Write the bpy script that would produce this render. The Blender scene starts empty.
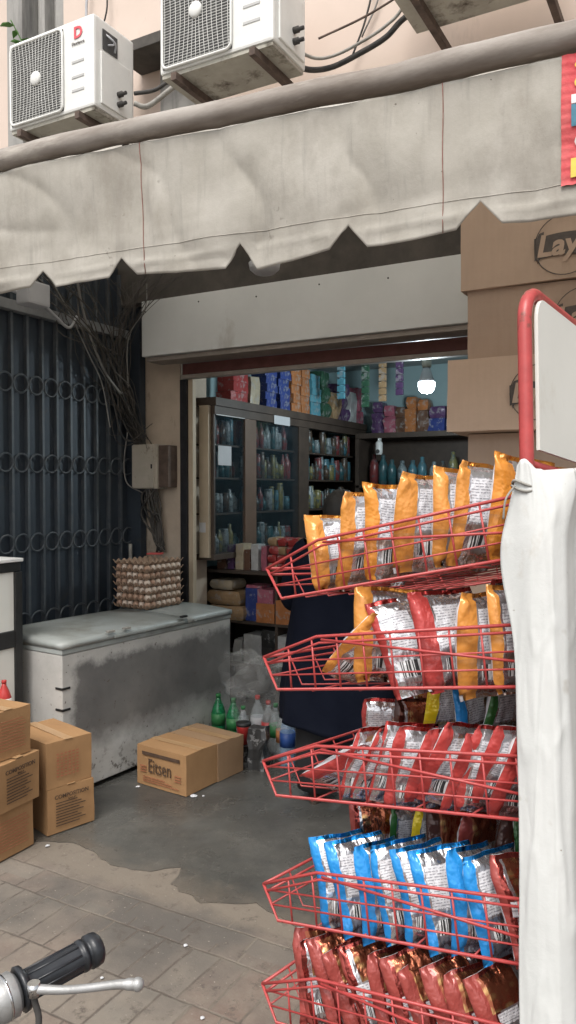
import bpy, bmesh, math, random
from mathutils import Vector, Matrix, noise, Euler
random.seed(7)
PI = math.pi
R = math.radians
scene = bpy.context.scene
C = scene.collection

# ------------------------------------------------------------------ camera, world, sun, exposure
cam_d = bpy.data.cameras.new('camera'); cam = bpy.data.objects.new('camera', cam_d); C.objects.link(cam)
cam.location = (0, 0, 1.6); cam.rotation_euler = (R(90-1.6), 0, R(29))
cam_d.lens = 780/1024*36; cam_d.sensor_width = 36; cam_d.clip_start = .05; cam_d.clip_end = 2000
scene.camera = cam
scene.render.resolution_x = 576; scene.render.resolution_y = 1024
SUN_EL, SUN_AZ = 58, 172          # azimuth of the sun, clockwise from +Y
w = bpy.data.worlds.new('World'); scene.world = w; w.use_nodes = True
nt = w.node_tree; bg = nt.nodes['Background']
sky = nt.nodes.new('ShaderNodeTexSky'); sky.sky_type = 'NISHITA'; sky.sun_disc = False
sky.sun_elevation = R(SUN_EL); sky.sun_rotation = R(SUN_AZ); sky.dust_density = 4.0; sky.air_density = 1.0; sky.ozone_density = .6
hs = nt.nodes.new('ShaderNodeHueSaturation'); hs.inputs['Saturation'].default_value = .22
nt.links.new(sky.outputs[0], hs.inputs['Color']); nt.links.new(hs.outputs[0], bg.inputs[0])
bg.inputs[1].default_value = .15
sl = bpy.data.lights.new('sun', 'SUN'); sl.energy = 1.5; sl.angle = R(28); sl.color = (1, .95, .88)
so = bpy.data.objects.new('sun', sl); C.objects.link(so)
az, el = R(SUN_AZ), R(SUN_EL)
sd = Vector((math.sin(az)*math.cos(el), math.cos(az)*math.cos(el), math.sin(el)))
so.rotation_euler = sd.to_track_quat('Z', 'Y').to_euler(); so.location = sd*20
vs = scene.view_settings; vs.view_transform = 'Standard'; vs.look = 'None'; vs.gamma = 1; vs.exposure = .66
scene.render.engine = 'CYCLES'

# ------------------------------------------------------------------ materials
def new_mat(name):
    m = bpy.data.materials.new(name); m.use_nodes = True
    return m, m.node_tree, m.node_tree.nodes['Principled BSDF']
def mth(nt, op, a, b=None, c=None):
    n = nt.nodes.new('ShaderNodeMath'); n.operation = op
    for i, v in enumerate((a, b, c)):
        if v is None: continue
        if isinstance(v, (int, float)): n.inputs[i].default_value = v
        else: nt.links.new(v, n.inputs[i])
    return n.outputs[0]
def mixc(nt, f, a, b):
    n = nt.nodes.new('ShaderNodeMix'); n.data_type = 'RGBA'
    for idx, v in ((0, f), (6, a), (7, b)):
        if isinstance(v, (int, float)): n.inputs[idx].default_value = v
        elif isinstance(v, tuple): n.inputs[idx].default_value = (*v[:3], 1)
        else: nt.links.new(v, n.inputs[idx])
    return n.outputs[2]
def noise_n(nt, scale, detail=4, rough=.6, coord='Object', stretch=None, off=0):
    tc = nt.nodes.new('ShaderNodeTexCoord'); src = tc.outputs[coord]
    mp = nt.nodes.new('ShaderNodeMapping'); nt.links.new(src, mp.inputs[0])
    if stretch: mp.inputs['Scale'].default_value = stretch
    mp.inputs['Location'].default_value = (off, off*.7, off*.3)
    n = nt.nodes.new('ShaderNodeTexNoise'); n.inputs['Scale'].default_value = scale
    n.inputs['Detail'].default_value = detail; n.inputs['Roughness'].default_value = rough
    nt.links.new(mp.outputs[0], n.inputs['Vector'])
    return n.outputs[0]
def ramp(nt, f, lo, hi):
    n = nt.nodes.new('ShaderNodeMapRange'); n.inputs[1].default_value = lo; n.inputs[2].default_value = hi; n.clamp = True
    nt.links.new(f, n.inputs[0]); return n.outputs[0]
def bump(nt, bs, h, strength=.3, dist=.01):
    b = nt.nodes.new('ShaderNodeBump'); b.inputs['Strength'].default_value = strength; b.inputs['Distance'].default_value = dist
    nt.links.new(h, b.inputs['Height']); nt.links.new(b.outputs[0], bs.inputs['Normal'])
def nm(name, a, b, scale=8, rough=.7, metal=0, bmp=.2, lo=.35, hi=.65, c=None, cscale=2, clo=.55, chi=.7, stretch=None, cstretch=None, bscale=None, coord='Object', spec=None, alpha=None):
    """surface mottled between colours a and b, with patches of c"""
    m, nt, bs = new_mat(name)
    n1 = noise_n(nt, scale, 6, .65, coord, stretch)
    col = mixc(nt, ramp(nt, n1, lo, hi), a, b)
    if c:
        n2 = noise_n(nt, cscale, 6, .7, coord, cstretch, 3.1)
        col = mixc(nt, ramp(nt, n2, clo, chi), col, c)
    nt.links.new(col, bs.inputs['Base Color'])
    bs.inputs['Roughness'].default_value = rough; bs.inputs['Metallic'].default_value = metal
    if spec is not None: bs.inputs['Specular IOR Level'].default_value = spec
    if bmp: bump(nt, bs, noise_n(nt, bscale or scale*4, 5, .7, coord), bmp, .004)
    if alpha is not None: bs.inputs['Alpha'].default_value = alpha
    return m
def glass(name, col, alpha=.35, rough=.08, crinkle=0):
    m, nt, bs = new_mat(name)
    bs.inputs['Base Color'].default_value = (*col, 1); bs.inputs['Roughness'].default_value = rough
    bs.inputs['Alpha'].default_value = alpha; bs.inputs['Specular IOR Level'].default_value = .8
    if crinkle: bump(nt, bs, noise_n(nt, crinkle, 4, .6), .9, .02)
    return m
M = {}
M['canvas'] = nm('canvas', (.40, .37, .325), (.47, .44, .39), 3, .9, 0, .35, c=(.27, .245, .21), cscale=2.2, clo=.52, chi=.75, cstretch=(1, 1, .5), bscale=60)
def translucent(m, f):
    nt = m.node_tree; bs = nt.nodes['Principled BSDF']; out = nt.nodes['Material Output']
    tr = nt.nodes.new('ShaderNodeBsdfTranslucent'); mx = nt.nodes.new('ShaderNodeMixShader'); mx.inputs[0].default_value = f
    l = bs.inputs['Base Color'].links
    if l: nt.links.new(l[0].from_socket, tr.inputs[0])
    nt.links.new(bs.outputs[0], mx.inputs[1]); nt.links.new(tr.outputs[0], mx.inputs[2]); nt.links.new(mx.outputs[0], out.inputs[0])
M['canvas'] = nm('canvas', (.41, .385, .335), (.50, .475, .425), 5, .9, 0, .3, c=(.29, .26, .22), cscale=3.2, clo=.50, chi=.76, cstretch=(1, 1, .5), bscale=60)
M['roof_canvas'] = nm('roof_canvas', (.78, .765, .73), (.72, .70, .66), 3, .9, 0, .3)
translucent(M['roof_canvas'], .8)
def specks(m, scale, lo, hi, col, stretch=None):
    nt = m.node_tree; bs = nt.nodes['Principled BSDF']; src = bs.inputs['Base Color'].links[0].from_socket
    c = mixc(nt, ramp(nt, noise_n(nt, scale, 4, .7, stretch=stretch, off=7), lo, hi), src, col)
    nt.links.new(c, bs.inputs['Base Color'])
specks(M['canvas'], 9, .68, .78, (.16, .14, .115))
specks(M['canvas'], 34, .70, .76, (.13, .11, .09))
specks(M['canvas'], 3.5, .55, .8, (.33, .31, .275), (5, 5, .5))
translucent(M['canvas'], .2)
M['canvas_roll'] = nm('canvas_roll', (.33, .30, .27), (.19, .16, .135), 2.5, .9, 0, .4, lo=.4, hi=.62, c=(.42, .385, .34), cscale=6, clo=.58, chi=.72, stretch=(.6, 3, 3), cstretch=(.4, 2, 2), bscale=40)
M['seam'] = nm('seam', (.24, .10, .08), (.30, .18, .15), 30, .9)
M['banner_red'] = nm('banner_red', (.52, .05, .06), (.58, .12, .12), 14, .75, 0, .5)
M['banner_yellow'] = nm('banner_yellow', (.65, .5, .06), (.6, .5, .12), 14, .7)
M['banner_blue'] = nm('banner_blue', (.04, .12, .18), (.08, .25, .34), 14, .7)
M['banner_white'] = nm('banner_white', (.7, .7, .68), (.6, .6, .6), 14, .7)
M['banner_green'] = nm('banner_green', (.02, .12, .06), (.04, .18, .1), 14, .7)
M['plaster_peach'] = nm('plaster_peach', (.62, .51, .44), (.58, .48, .41), 3, .9, 0, .2, c=(.40, .33, .28), cscale=1.6, clo=.6, chi=.8, cstretch=(2, 2, .6))
M['plaster_grey'] = nm('plaster_grey', (.27, .265, .25), (.34, .33, .31), 3, .9, 0, .4, c=(.13, .125, .12), cscale=3, clo=.5, chi=.75, cstretch=(2, 2, .3))
M['pillar'] = nm('pillar', (.50, .42, .335), (.42, .35, .28), 5, .85, 0, .4, c=(.16, .12, .09), cscale=4.5, clo=.56, chi=.74, cstretch=(1.5, 1.5, .5))
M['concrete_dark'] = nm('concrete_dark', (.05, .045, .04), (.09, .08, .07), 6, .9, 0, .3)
M['shutter_white'] = nm('shutter_white', (.60, .62, .62), (.54, .56, .56), 2, .45, .1, .1, c=(.30, .28, .25), cscale=2.6, clo=.6, chi=.85, cstretch=(1, 1, .5))
M['shutter_rail'] = nm('shutter_rail', (.10, .035, .03), (.14, .05, .045), 12, .6)
M['shutter_edge'] = nm('shutter_edge', (.35, .31, .28), (.28, .25, .22), 12, .5, .2)
M['metal_dark'] = nm('metal_dark', (.012, .013, .016), (.025, .025, .03), 10, .55, .2)
M['gate'] = nm('gate', (.032, .043, .058), (.042, .055, .072), 5, .55, .25, .3, c=(.06, .06, .06), cscale=9, clo=.6, chi=.8)
M['gate_bar'] = nm('gate_bar', (.07, .085, .10), (.10, .11, .12), 14, .5, .3, .2)
M['gate_rail'] = nm('gate_rail', (.16, .17, .18), (.22, .23, .24), 6, .7)
M['ac_white'] = nm('ac_white', (.74, .74, .71), (.66, .66, .63), 4, .45, 0, .05, c=(.50, .46, .40), cscale=3.4, clo=.6, chi=.85, cstretch=(1, 1, .5))
M['ac_base'] = nm('ac_base', (.44, .42, .36), (.34, .32, .27), 6, .7, .2, .3, c=(.09, .07, .05), cscale=7, clo=.55, chi=.72)
M['ac_dark'] = nm('ac_dark', (.05, .05, .05), (.08, .08, .078), 10, .8)
M['ac_slot'] = nm('ac_slot', (.40, .40, .39), (.46, .46, .45), 10, .6)
M['logo_red'] = nm('logo_red', (.62, .07, .09), (.66, .10, .12), 10, .5)
M['rust'] = nm('rust', (.07, .05, .04), (.14, .10, .08), 12, .85, .2, .4)
M['pipe'] = nm('pipe', (.03, .03, .03), (.06, .055, .05), 14, .85, 0, .4)
M['pipe_white'] = nm('pipe_white', (.34, .33, .30), (.22, .21, .19), 14, .8, 0, .4)
M['cable'] = nm('cable', (.03, .03, .03), (.10, .09, .08), 3, .7)
M['cable_pale'] = nm('cable_pale', (.26, .26, .25), (.18, .17, .16), 5, .7)
M['leaf'] = nm('leaf', (.06, .16, .03), (.10, .22, .05), 14, .6)
M['plastic_grey'] = nm('plastic_grey', (.42, .43, .45), (.36, .37, .39), 4, .5)
M['meter'] = nm('meter', (.48, .44, .38), (.38, .35, .29), 5, .6, .1, .2, c=(.10, .07, .05), cscale=9, clo=.6, chi=.75)
M['freezer'] = None
M['freezer_lid'] = nm('freezer_lid', (.36, .39, .385), (.27, .285, .27), 3, .4, 0, .1, c=(.17, .16, .13), cscale=3, clo=.5, chi=.75)
M['black_tape'] = nm('black_tape', (.01, .01, .01), (.02, .02, .02), 8, .5)
M['tray'] = nm('tray', (.36, .25, .175), (.28, .19, .13), 20, .95, 0, .5)
M['egg'] = nm('egg', (.52, .34, .24), (.46, .29, .2), 6, .45, 0, 0)
M['egg_pale'] = nm('egg_pale', (.74, .62, .52), (.70, .57, .46), 6, .45, 0, 0)
M['red_plastic'] = nm('red_plastic', (.45, .03, .03), (.5, .06, .05), 6, .35)
M['rack_red'] = nm('rack_red', (.42, .055, .052), (.33, .042, .04), 22, .38, 0, .15, c=(.15, .05, .035), cscale=34, clo=.6, chi=.7)
M['board_white'] = nm('board_white', (.72, .725, .68), (.67, .675, .63), 2.4, .55, 0, .1, c=(.52, .48, .40), cscale=3.4, clo=.6, chi=.85)
M['tarp'] = nm('tarp', (.58, .585, .57), (.50, .51, .495), 2.5, .6, 0, .3, c=(.33, .28, .22), cscale=4.2, clo=.56, chi=.74, cstretch=(1, 1, .6), bscale=26)
specks(M['tarp'], 7, .64, .78, (.27, .23, .18))
specks(M['tarp'], 40, .70, .75, (.2, .17, .13))
specks(M['ac_white'], 30, .68, .76, (.35, .31, .26))
M['grip'] = nm('grip', (.012, .014, .017), (.022, .024, .028), 20, .35)
M['alloy'] = nm('alloy', (.42, .42, .42), (.31, .31, .30), 22, .5, .55, .25)
M['chrome'] = nm('chrome', (.6, .6, .6), (.55, .55, .55), 5, .15, 1, 0)
M['tyre'] = nm('tyre', (.015, .015, .015), (.025, .025, .025), 20, .85)
M['wood_dark'] = nm('wood_dark', (.045, .032, .025), (.07, .05, .038), 8, .6)
M['wood_brown'] = nm('wood_brown', (.13, .08, .055), (.10, .065, .045), 6, .6)
M['panel_cream'] = nm('panel_cream', (.46, .38, .28), (.40, .33, .24), 4, .6, c=(.2, .15, .1), cscale=6, clo=.62, chi=.8)
M['paint_teal'] = nm('paint_teal', (.30, .42, .44), (.26, .37, .39), 2, .7)
M['ceiling_paint'] = nm('ceiling_paint', (.32, .36, .36), (.26, .3, .3), 2, .8)
M['paper'] = nm('paper', (.52, .53, .55), (.46, .47, .49), 4, .8)
M['white_plastic'] = nm('white_plastic', (.75, .75, .74), (.68, .68, .67), 4, .4)
M['print_dark'] = nm('print_dark', (.055, .030, .018), (.085, .05, .03), 40, .85)
M['print_red'] = nm('print_red', (.30, .09, .045), (.36, .14, .07), 40, .85)
M['print_grey'] = nm('print_grey', (.085, .075, .07), (.11, .095, .085), 40, .85)
M['tape'] = nm('tape', (.36, .22, .11), (.40, .25, .13), 6, .3)
def cardboard(name, a, b):
    m, nt, bs = new_mat(name)
    n1 = noise_n(nt, 3, 6, .7); col = mixc(nt, ramp(nt, n1, .3, .7), a, b)
    n2 = noise_n(nt, 2.4, 4, .6, off=4); col = mixc(nt, ramp(nt, n2, .6, .85), col, tuple(x*.62 for x in a))
    f = noise_n(nt, 60, 2, .5, stretch=(1, 1, .06)); col = mixc(nt, mth(nt, 'MULTIPLY', f, .18), col, tuple(x*.5 for x in a))
    nt.links.new(col, bs.inputs['Base Color']); bs.inputs['Roughness'].default_value = .85
    bump(nt, bs, noise_n(nt, 7, 5, .6), .35, .01)
    return m
M['carton'] = cardboard('carton', (.36, .205, .092), (.29, .16, .07))
M['carton_pink'] = cardboard('carton_pink', (.50, .375, .29), (.44, .33, .25))
M['carton_dull'] = cardboard('carton_dull', (.32, .20, .11), (.27, .165, .09))
M['carton_light'] = cardboard('carton_light', (.60, .45, .345), (.54, .40, .30))
M['carton_mid'] = cardboard('carton_mid', (.44, .33, .255), (.39, .29, .225))
# clothes
M['navy_cloth'] = nm('navy_cloth', (.005, .0065, .013), (.008, .010, .018), 5, .95, 0, .4, spec=.08)
M['black_cloth'] = nm('black_cloth', (.007, .007, .009), (.012, .012, .014), 5, .9, 0, .4)
M['scarf'] = nm('scarf', (.10, .085, .075), (.02, .025, .035), 34, .9, 0, .4, lo=.45, hi=.55)
M['skin'] = nm('skin', (.20, .105, .065), (.23, .125, .08), 8, .55, 0, .1)
M['hair'] = nm('hair', (.008, .007, .006), (.014, .012, .01), 30, .6, 0, .5)
# bottles
M['pet_green'] = glass('pet_green', (.01, .22, .08), .72)
M['pet_clear'] = glass('pet_clear', (.55, .60, .62), .30)
M['pet_blue'] = glass('pet_blue', (.30, .45, .62), .40)
M['bag_clear'] = glass('bag_clear', (.7, .7, .68), .10, .08, 18)
M['door_glass'] = glass('door_glass', (.04, .065, .08), .16, .06)
M['label_green'] = nm('label_green', (.02, .16, .05), (.04, .2, .06), 20, .5)
M['label_blue'] = nm('label_blue', (.015, .05, .20), (.02, .07, .26), 20, .5)
M['label_orange'] = nm('label_orange', (.42, .16, .06), (.5, .22, .1), 20, .5)
M['cola'] = nm('cola', (.02, .008, .005), (.03, .012, .008), 20, .3)
def ground_mat():
    m, nt, bs = new_mat('pavers')
    tc = nt.nodes.new('ShaderNodeTexCoord'); sp = nt.nodes.new('ShaderNodeSeparateXYZ'); nt.links.new(tc.outputs['Object'], sp.inputs[0])
    x, y = sp.outputs[0], sp.outputs[1]
    wob = mth(nt, 'MULTIPLY', mth(nt, 'SUBTRACT', noise_n(nt, 2.5, 3), .5), .03)
    x = mth(nt, 'ADD', x, wob); y = mth(nt, 'ADD', y, wob)
    # bricks lie along Y; the row pitch is .26, brick width .125; the border course lies along X
    def joints(a, b, la, lb, stag):
        row = mth(nt, 'FLOOR', mth(nt, 'DIVIDE', a, la))
        fa = mth(nt, 'FRACT', mth(nt, 'DIVIDE', a, la))
        bb = mth(nt, 'ADD', mth(nt, 'DIVIDE', b, lb), mth(nt, 'MULTIPLY', row, stag))
        fb = mth(nt, 'FRACT', bb)
        da = mth(nt, 'MULTIPLY', mth(nt, 'MINIMUM', fa, mth(nt, 'SUBTRACT', 1, fa)), la)
        db = mth(nt, 'MULTIPLY', mth(nt, 'MINIMUM', fb, mth(nt, 'SUBTRACT', 1, fb)), lb)
        idn = mth(nt, 'ADD', mth(nt, 'MULTIPLY', row, 17.3), mth(nt, 'MULTIPLY', mth(nt, 'FLOOR', bb), 5.7))
        return mth(nt, 'MINIMUM', da, db), idn
    d1, i1 = joints(mth(nt, 'ADD', y, .265), x, .245, .118, .5)
    d2, i2 = joints(mth(nt, 'ADD', y, .255), x, .13, .26, .5)
    brd = mth(nt, 'GREATER_THAN', y, 2.245)
    def sel(a, b): return mth(nt, 'ADD', mth(nt, 'MULTIPLY', a, mth(nt, 'SUBTRACT', 1, brd)), mth(nt, 'MULTIPLY', b, brd))
    d = sel(d1, d2); idn = sel(i1, i2)
    wn = nt.nodes.new('ShaderNodeTexWhiteNoise'); wn.noise_dimensions = '1D'; nt.links.new(idn, wn.inputs['W'])
    edge = ramp(nt, mth(nt, 'ADD', d, mth(nt, 'MULTIPLY', mth(nt, 'SUBTRACT', noise_n(nt, 30, 4), .5), .008)), .001, .007)
    col = mixc(nt, wn.outputs[0], (.150, .108, .088), (.165, .148, .125))
    col = mixc(nt, ramp(nt, noise_n(nt, 9, 7, .75), .38, .72), col, (.205, .175, .142))
    col = mixc(nt, ramp(nt, noise_n(nt, 1.3, 4, .6, off=2), .45, .62), col, (.095, .085, .075))
    jn = ramp(nt, noise_n(nt, 3.2, 5, .7, off=9), .38, .55)
    jcol = mixc(nt, jn, (.165, .142, .115), (.088, .072, .060))
    tot = mixc(nt, edge, jcol, col)
    # dust film beyond the border course
    dust = ramp(nt, mth(nt, 'ADD', y, mth(nt, 'MULTIPLY', mth(nt, 'SUBTRACT', noise_n(nt, 5, 5), .5), .22)), 2.345, 2.42)
    tot = mixc(nt, dust, tot, mixc(nt, noise_n(nt, 8, 6, .7), (.145, .120, .095), (.175, .150, .122)))
    nt.links.new(tot, bs.inputs['Base Color']); bs.inputs['Roughness'].default_value = .9
    tot = mixc(nt, ramp(nt, noise_n(nt, 16, 6, .75, off=12), .56, .70), tot, (.075, .062, .052))
    tot = mixc(nt, ramp(nt, noise_n(nt, 70, 3, .6, off=3), .66, .72), tot, (.27, .24, .20))
    nt.links.new(tot, bs.inputs['Base Color'])
    h = mth(nt, 'ADD', mth(nt, 'MULTIPLY', mth(nt, 'MULTIPLY', edge, .7), mth(nt, 'SUBTRACT', 1, dust)), mth(nt, 'MULTIPLY', noise_n(nt, 22, 6, .7), .8))
    bump(nt, bs, h, .5, .008)
    return m
M['pavers'] = ground_mat()
def floor_mat():
    m, nt, bs = new_mat('worn_concrete')
    col = mixc(nt, ramp(nt, noise_n(nt, 2.2, 8, .72), .35, .68), (.050, .050, .046), (.100, .097, .088))
    col = mixc(nt, ramp(nt, noise_n(nt, 6, 8, .8, off=5), .60, .72), col, (.18, .17, .15))
    col = mixc(nt, ramp(nt, noise_n(nt, 1.1, 5, .7, off=8), .5, .7), col, (.05, .05, .048))
    tc = nt.nodes.new('ShaderNodeTexCoord'); sp = nt.nodes.new('ShaderNodeSeparateXYZ'); nt.links.new(tc.outputs['Object'], sp.inputs[0])
    yy = mth(nt, 'ADD', sp.outputs[1], mth(nt, 'MULTIPLY', mth(nt, 'SUBTRACT', noise_n(nt, 4, 7, .75, off=3), .5), .55))
    col = mixc(nt, mth(nt, 'MULTIPLY', ramp(nt, yy, 2.66, 2.42), .85), col, (.145, .122, .098))
    vr = nt.nodes.new('ShaderNodeTexVoronoi'); vr.feature = 'DISTANCE_TO_EDGE'; vr.inputs['Scale'].default_value = 1.6
    mp = nt.nodes.new('ShaderNodeVectorMath'); mp.operation = 'ADD'; nn = nt.nodes.new('ShaderNodeTexNoise'); nn.inputs['Scale'].default_value = 3; nn.inputs['Detail'].default_value = 6
    nt.links.new(tc.outputs['Object'], nn.inputs['Vector']); nt.links.new(tc.outputs['Object'], mp.inputs[0]); nt.links.new(nn.outputs['Color'], mp.inputs[1]); nt.links.new(mp.outputs[0], vr.inputs['Vector'])
    crk = mth(nt, 'MULTIPLY', ramp(nt, vr.outputs['Distance'], .010, .0), ramp(nt, noise_n(nt, 1.7, 3, .5, off=6), .45, .6))
    col = mixc(nt, mth(nt, 'MULTIPLY', crk, .7), col, (.16, .15, .13))
    col = mixc(nt, ramp(nt, noise_n(nt, 55, 3, .6, off=2), .70, .74), col, (.2, .19, .17))
    nt.links.new(col, bs.inputs['Base Color'])
    nt.links.new(ramp(nt, noise_n(nt, 3, 5, .6, off=1), .2, 1.1), bs.inputs['Roughness'])
    bump(nt, bs, noise_n(nt, 12, 8, .75), .35, .008)
    return m
M['worn_concrete'] = floor_mat()
def freezer_mat():
    m, nt, bs = new_mat('freezer_enamel')
    tc = nt.nodes.new('ShaderNodeTexCoord'); sp = nt.nodes.new('ShaderNodeSeparateXYZ'); nt.links.new(tc.outputs['Object'], sp.inputs[0])
    x, y, z = sp.outputs
    base = mixc(nt, ramp(nt, noise_n(nt, 4, 6, .7), .35, .7), (.50, .49, .465), (.38, .37, .35))
    nz = mth(nt, 'MULTIPLY', mth(nt, 'SUBTRACT', noise_n(nt, 5, 7, .7, off=2), .5), .22)
    # bare grey sheet where the white film has peeled off the long side (a real patch on the side wall)
    zt = mth(nt, 'ADD', z, nz)
    a = ramp(nt, zt, .20, .33); b = ramp(nt, mth(nt, 'SUBTRACT', .71, zt), 0, .05)
    yy = mth(nt, 'SUBTRACT', mth(nt, 'ADD', y, mth(nt, 'MULTIPLY', nz, .8)), 0.05)
    c = ramp(nt, yy, 0, .05)
    side = ramp(nt, x, .60, .625)
    mask = mth(nt, 'MULTIPLY', mth(nt, 'MULTIPLY', a, b), mth(nt, 'MULTIPLY', c, side))
    bare = mixc(nt, ramp(nt, noise_n(nt, 3, 5, .6, off=7), .3, .7), (.115, .112, .11), (.20, .195, .185))
    col = mixc(nt, mask, base, bare)
    lowr = mth(nt, 'MULTIPLY', ramp(nt, mth(nt, 'SUBTRACT', .24, z), 0, .2), ramp(nt, noise_n(nt, 26, 6, .7, off=1), .53, .6))
    col = mixc(nt, lowr, col, (.07, .055, .045))
    col = mixc(nt, ramp(nt, noise_n(nt, 40, 3, .6, off=5), .66, .7), col, (.12, .10, .09))
    nt.links.new(col, bs.inputs['Base Color']); bs.inputs['Roughness'].default_value = .5
    bump(nt, bs, noise_n(nt, 14, 5, .7), .25, .006)
    return m
M['freezer'] = freezer_mat()

def packet_mat(name, main, accent, style, foil=(.62, .62, .635)):
    m, nt, bs = new_mat(name)
    tc = nt.nodes.new('ShaderNodeTexCoord'); sp = nt.nodes.new('ShaderNodeSeparateXYZ'); nt.links.new(tc.outputs['UV'], sp.inputs[0])
    U, V_ = sp.outputs[0], sp.outputs[1]
    oi = nt.nodes.new('ShaderNodeObjectInfo'); rnd = oi.outputs['Random']
    back = mth(nt, 'GREATER_THAN', U, .5)
    ub = mth(nt, 'ABSOLUTE', mth(nt, 'SUBTRACT', mth(nt, 'MULTIPLY', mth(nt, 'FRACT', mth(nt, 'MULTIPLY', U, .9999)), 2), mth(nt, 'ADD', .5, back)))   # 0 centre .5 edge
    wob = mth(nt, 'MULTIPLY', mth(nt, 'SUBTRACT', noise_n(nt, 4, 2, .5, 'UV'), .5), .06)
    ubw = mth(nt, 'ADD', ub, wob)
    aw_ = mth(nt, 'ADD', mth(nt, 'SUBTRACT', mth(nt, 'MULTIPLY', U, 2), 1), mth(nt, 'MULTIPLY', mth(nt, 'SUBTRACT', wob, mth(nt, 'MULTIPLY', rnd, .15)), 1.6))
    ul = mth(nt, 'ABSOLUTE', mth(nt, 'SUBTRACT', aw_, .25))
    mainc = mixc(nt, ramp(nt, V_, .15, .6), accent if style == 'grad' else main, main)
    # front artwork: a big light blob with tan crisps
    vv = mth(nt, 'SUBTRACT', V_, .36)
    rr = mth(nt, 'SQRT', mth(nt, 'ADD', mth(nt, 'MULTIPLY', ub, ub), mth(nt, 'MULTIPLY', mth(nt, 'MULTIPLY', vv, vv), 1.6)))
    vor = nt.nodes.new('ShaderNodeTexVoronoi'); vor.inputs['Scale'].default_value = 9; nt.links.new(tc.outputs['UV'], vor.inputs['Vector'])
    crisps = mixc(nt, ramp(nt, vor.outputs['Distance'], .3, .55), (.66, .44, .18), (.34, .11, .06))
    front = mixc(nt, mth(nt, 'LESS_THAN', rr, .27), mainc, crisps)
    vlog = mth(nt, 'SUBTRACT', V_, .74)
    rl = mth(nt, 'SQRT', mth(nt, 'ADD', mth(nt, 'MULTIPLY', mth(nt, 'MULTIPLY', ub, ub), .5), mth(nt, 'MULTIPLY', mth(nt, 'MULTIPLY', vlog, vlog), 5)))
    front = mixc(nt, mth(nt, 'LESS_THAN', rl, .2), front, accent)
    # back: foil with a white panel of small print and a bar code
    txt = mth(nt, 'MULTIPLY', mth(nt, 'LESS_THAN', mth(nt, 'FRACT', mth(nt, 'MULTIPLY', V_, 36)), .42), mth(nt, 'GREATER_THAN', noise_n(nt, 30, 2, .5, 'UV', stretch=(2, 1, 1)), .47))
    pan = mth(nt, 'MULTIPLY', mth(nt, 'LESS_THAN', ul, .20), mth(nt, 'MULTIPLY', mth(nt, 'GREATER_THAN', V_, .42), mth(nt, 'LESS_THAN', V_, .84)))
    bar = mth(nt, 'MULTIPLY', mth(nt, 'LESS_THAN', ul, .17), mth(nt, 'MULTIPLY', mth(nt, 'GREATER_THAN', V_, .17), mth(nt, 'LESS_THAN', V_, .32)))
    bars = mth(nt, 'GREATER_THAN', noise_n(nt, 90, 1, .5, 'UV', stretch=(1, .01, 1)), .5)
    if style == 'nuts':
        bk = mixc(nt, mth(nt, 'GREATER_THAN', aw_, .10), mainc, foil)
        cr = mth(nt, 'MULTIPLY', mth(nt, 'GREATER_THAN', V_, .58), mth(nt, 'LESS_THAN', ub, .3))
        bk = mixc(nt, cr, bk, crisps); pan = mth(nt, 'MULTIPLY', pan, mth(nt, 'LESS_THAN', V_, .56))
    else:
        bk = mixc(nt, mth(nt, 'GREATER_THAN', aw_, .02), mainc, foil)
    # see-through brownish lower part and darker foil streaks of the print
    if style != 'nuts': bk = mixc(nt, mth(nt, 'MULTIPLY', mth(nt, 'MULTIPLY', mth(nt, 'LESS_THAN', V_, .40), ramp(nt, noise_n(nt, 5, 3, .6, 'UV', off=3), .42, .55)), .55), bk, tuple(c*.55+.06 for c in main))
    bk = mixc(nt, mth(nt, 'MULTIPLY', pan, .92), bk, (.66, .66, .69))
    bk = mixc(nt, mth(nt, 'MULTIPLY', mth(nt, 'MULTIPLY', pan, txt), .6), bk, (.07, .07, .09))
    bk = mixc(nt, bar, bk, mixc(nt, bars, (.72, .72, .72), (.04, .04, .04)))
    fa = mth(nt, 'MULTIPLY', mth(nt, 'LESS_THAN', mth(nt, 'ADD', mth(nt, 'MULTIPLY', U, 2), wob), mth(nt, 'ADD', .20, mth(nt, 'MULTIPLY', rnd, .30))), mth(nt, 'SUBTRACT', 1, back))
    front = mixc(nt, fa, front, foil)
    col = mixc(nt, back, front, bk)
    crimp = mth(nt, 'GREATER_THAN', V_, .955)
    col = mixc(nt, mth(nt, 'MULTIPLY', crimp, back), col, accent if style == 'grad' else mainc)
    nt.links.new(col, bs.inputs['Base Color'])
    isf = mth(nt, 'MULTIPLY', back, mth(nt, 'GREATER_THAN', aw_, .02))
    nt.links.new(mth(nt, 'ADD', .12, mth(nt, 'MULTIPLY', mth(nt, 'MULTIPLY', isf, mth(nt, 'SUBTRACT', 1, mth(nt, 'MAXIMUM', pan, bar))), .78)), bs.inputs['Metallic'])
    bs.inputs['Roughness'].default_value = .24
    bump(nt, bs, noise_n(nt, 6, 2.4, .5, 'UV', stretch=(2.4, 1, 1)), .5, .014)
    return m
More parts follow.
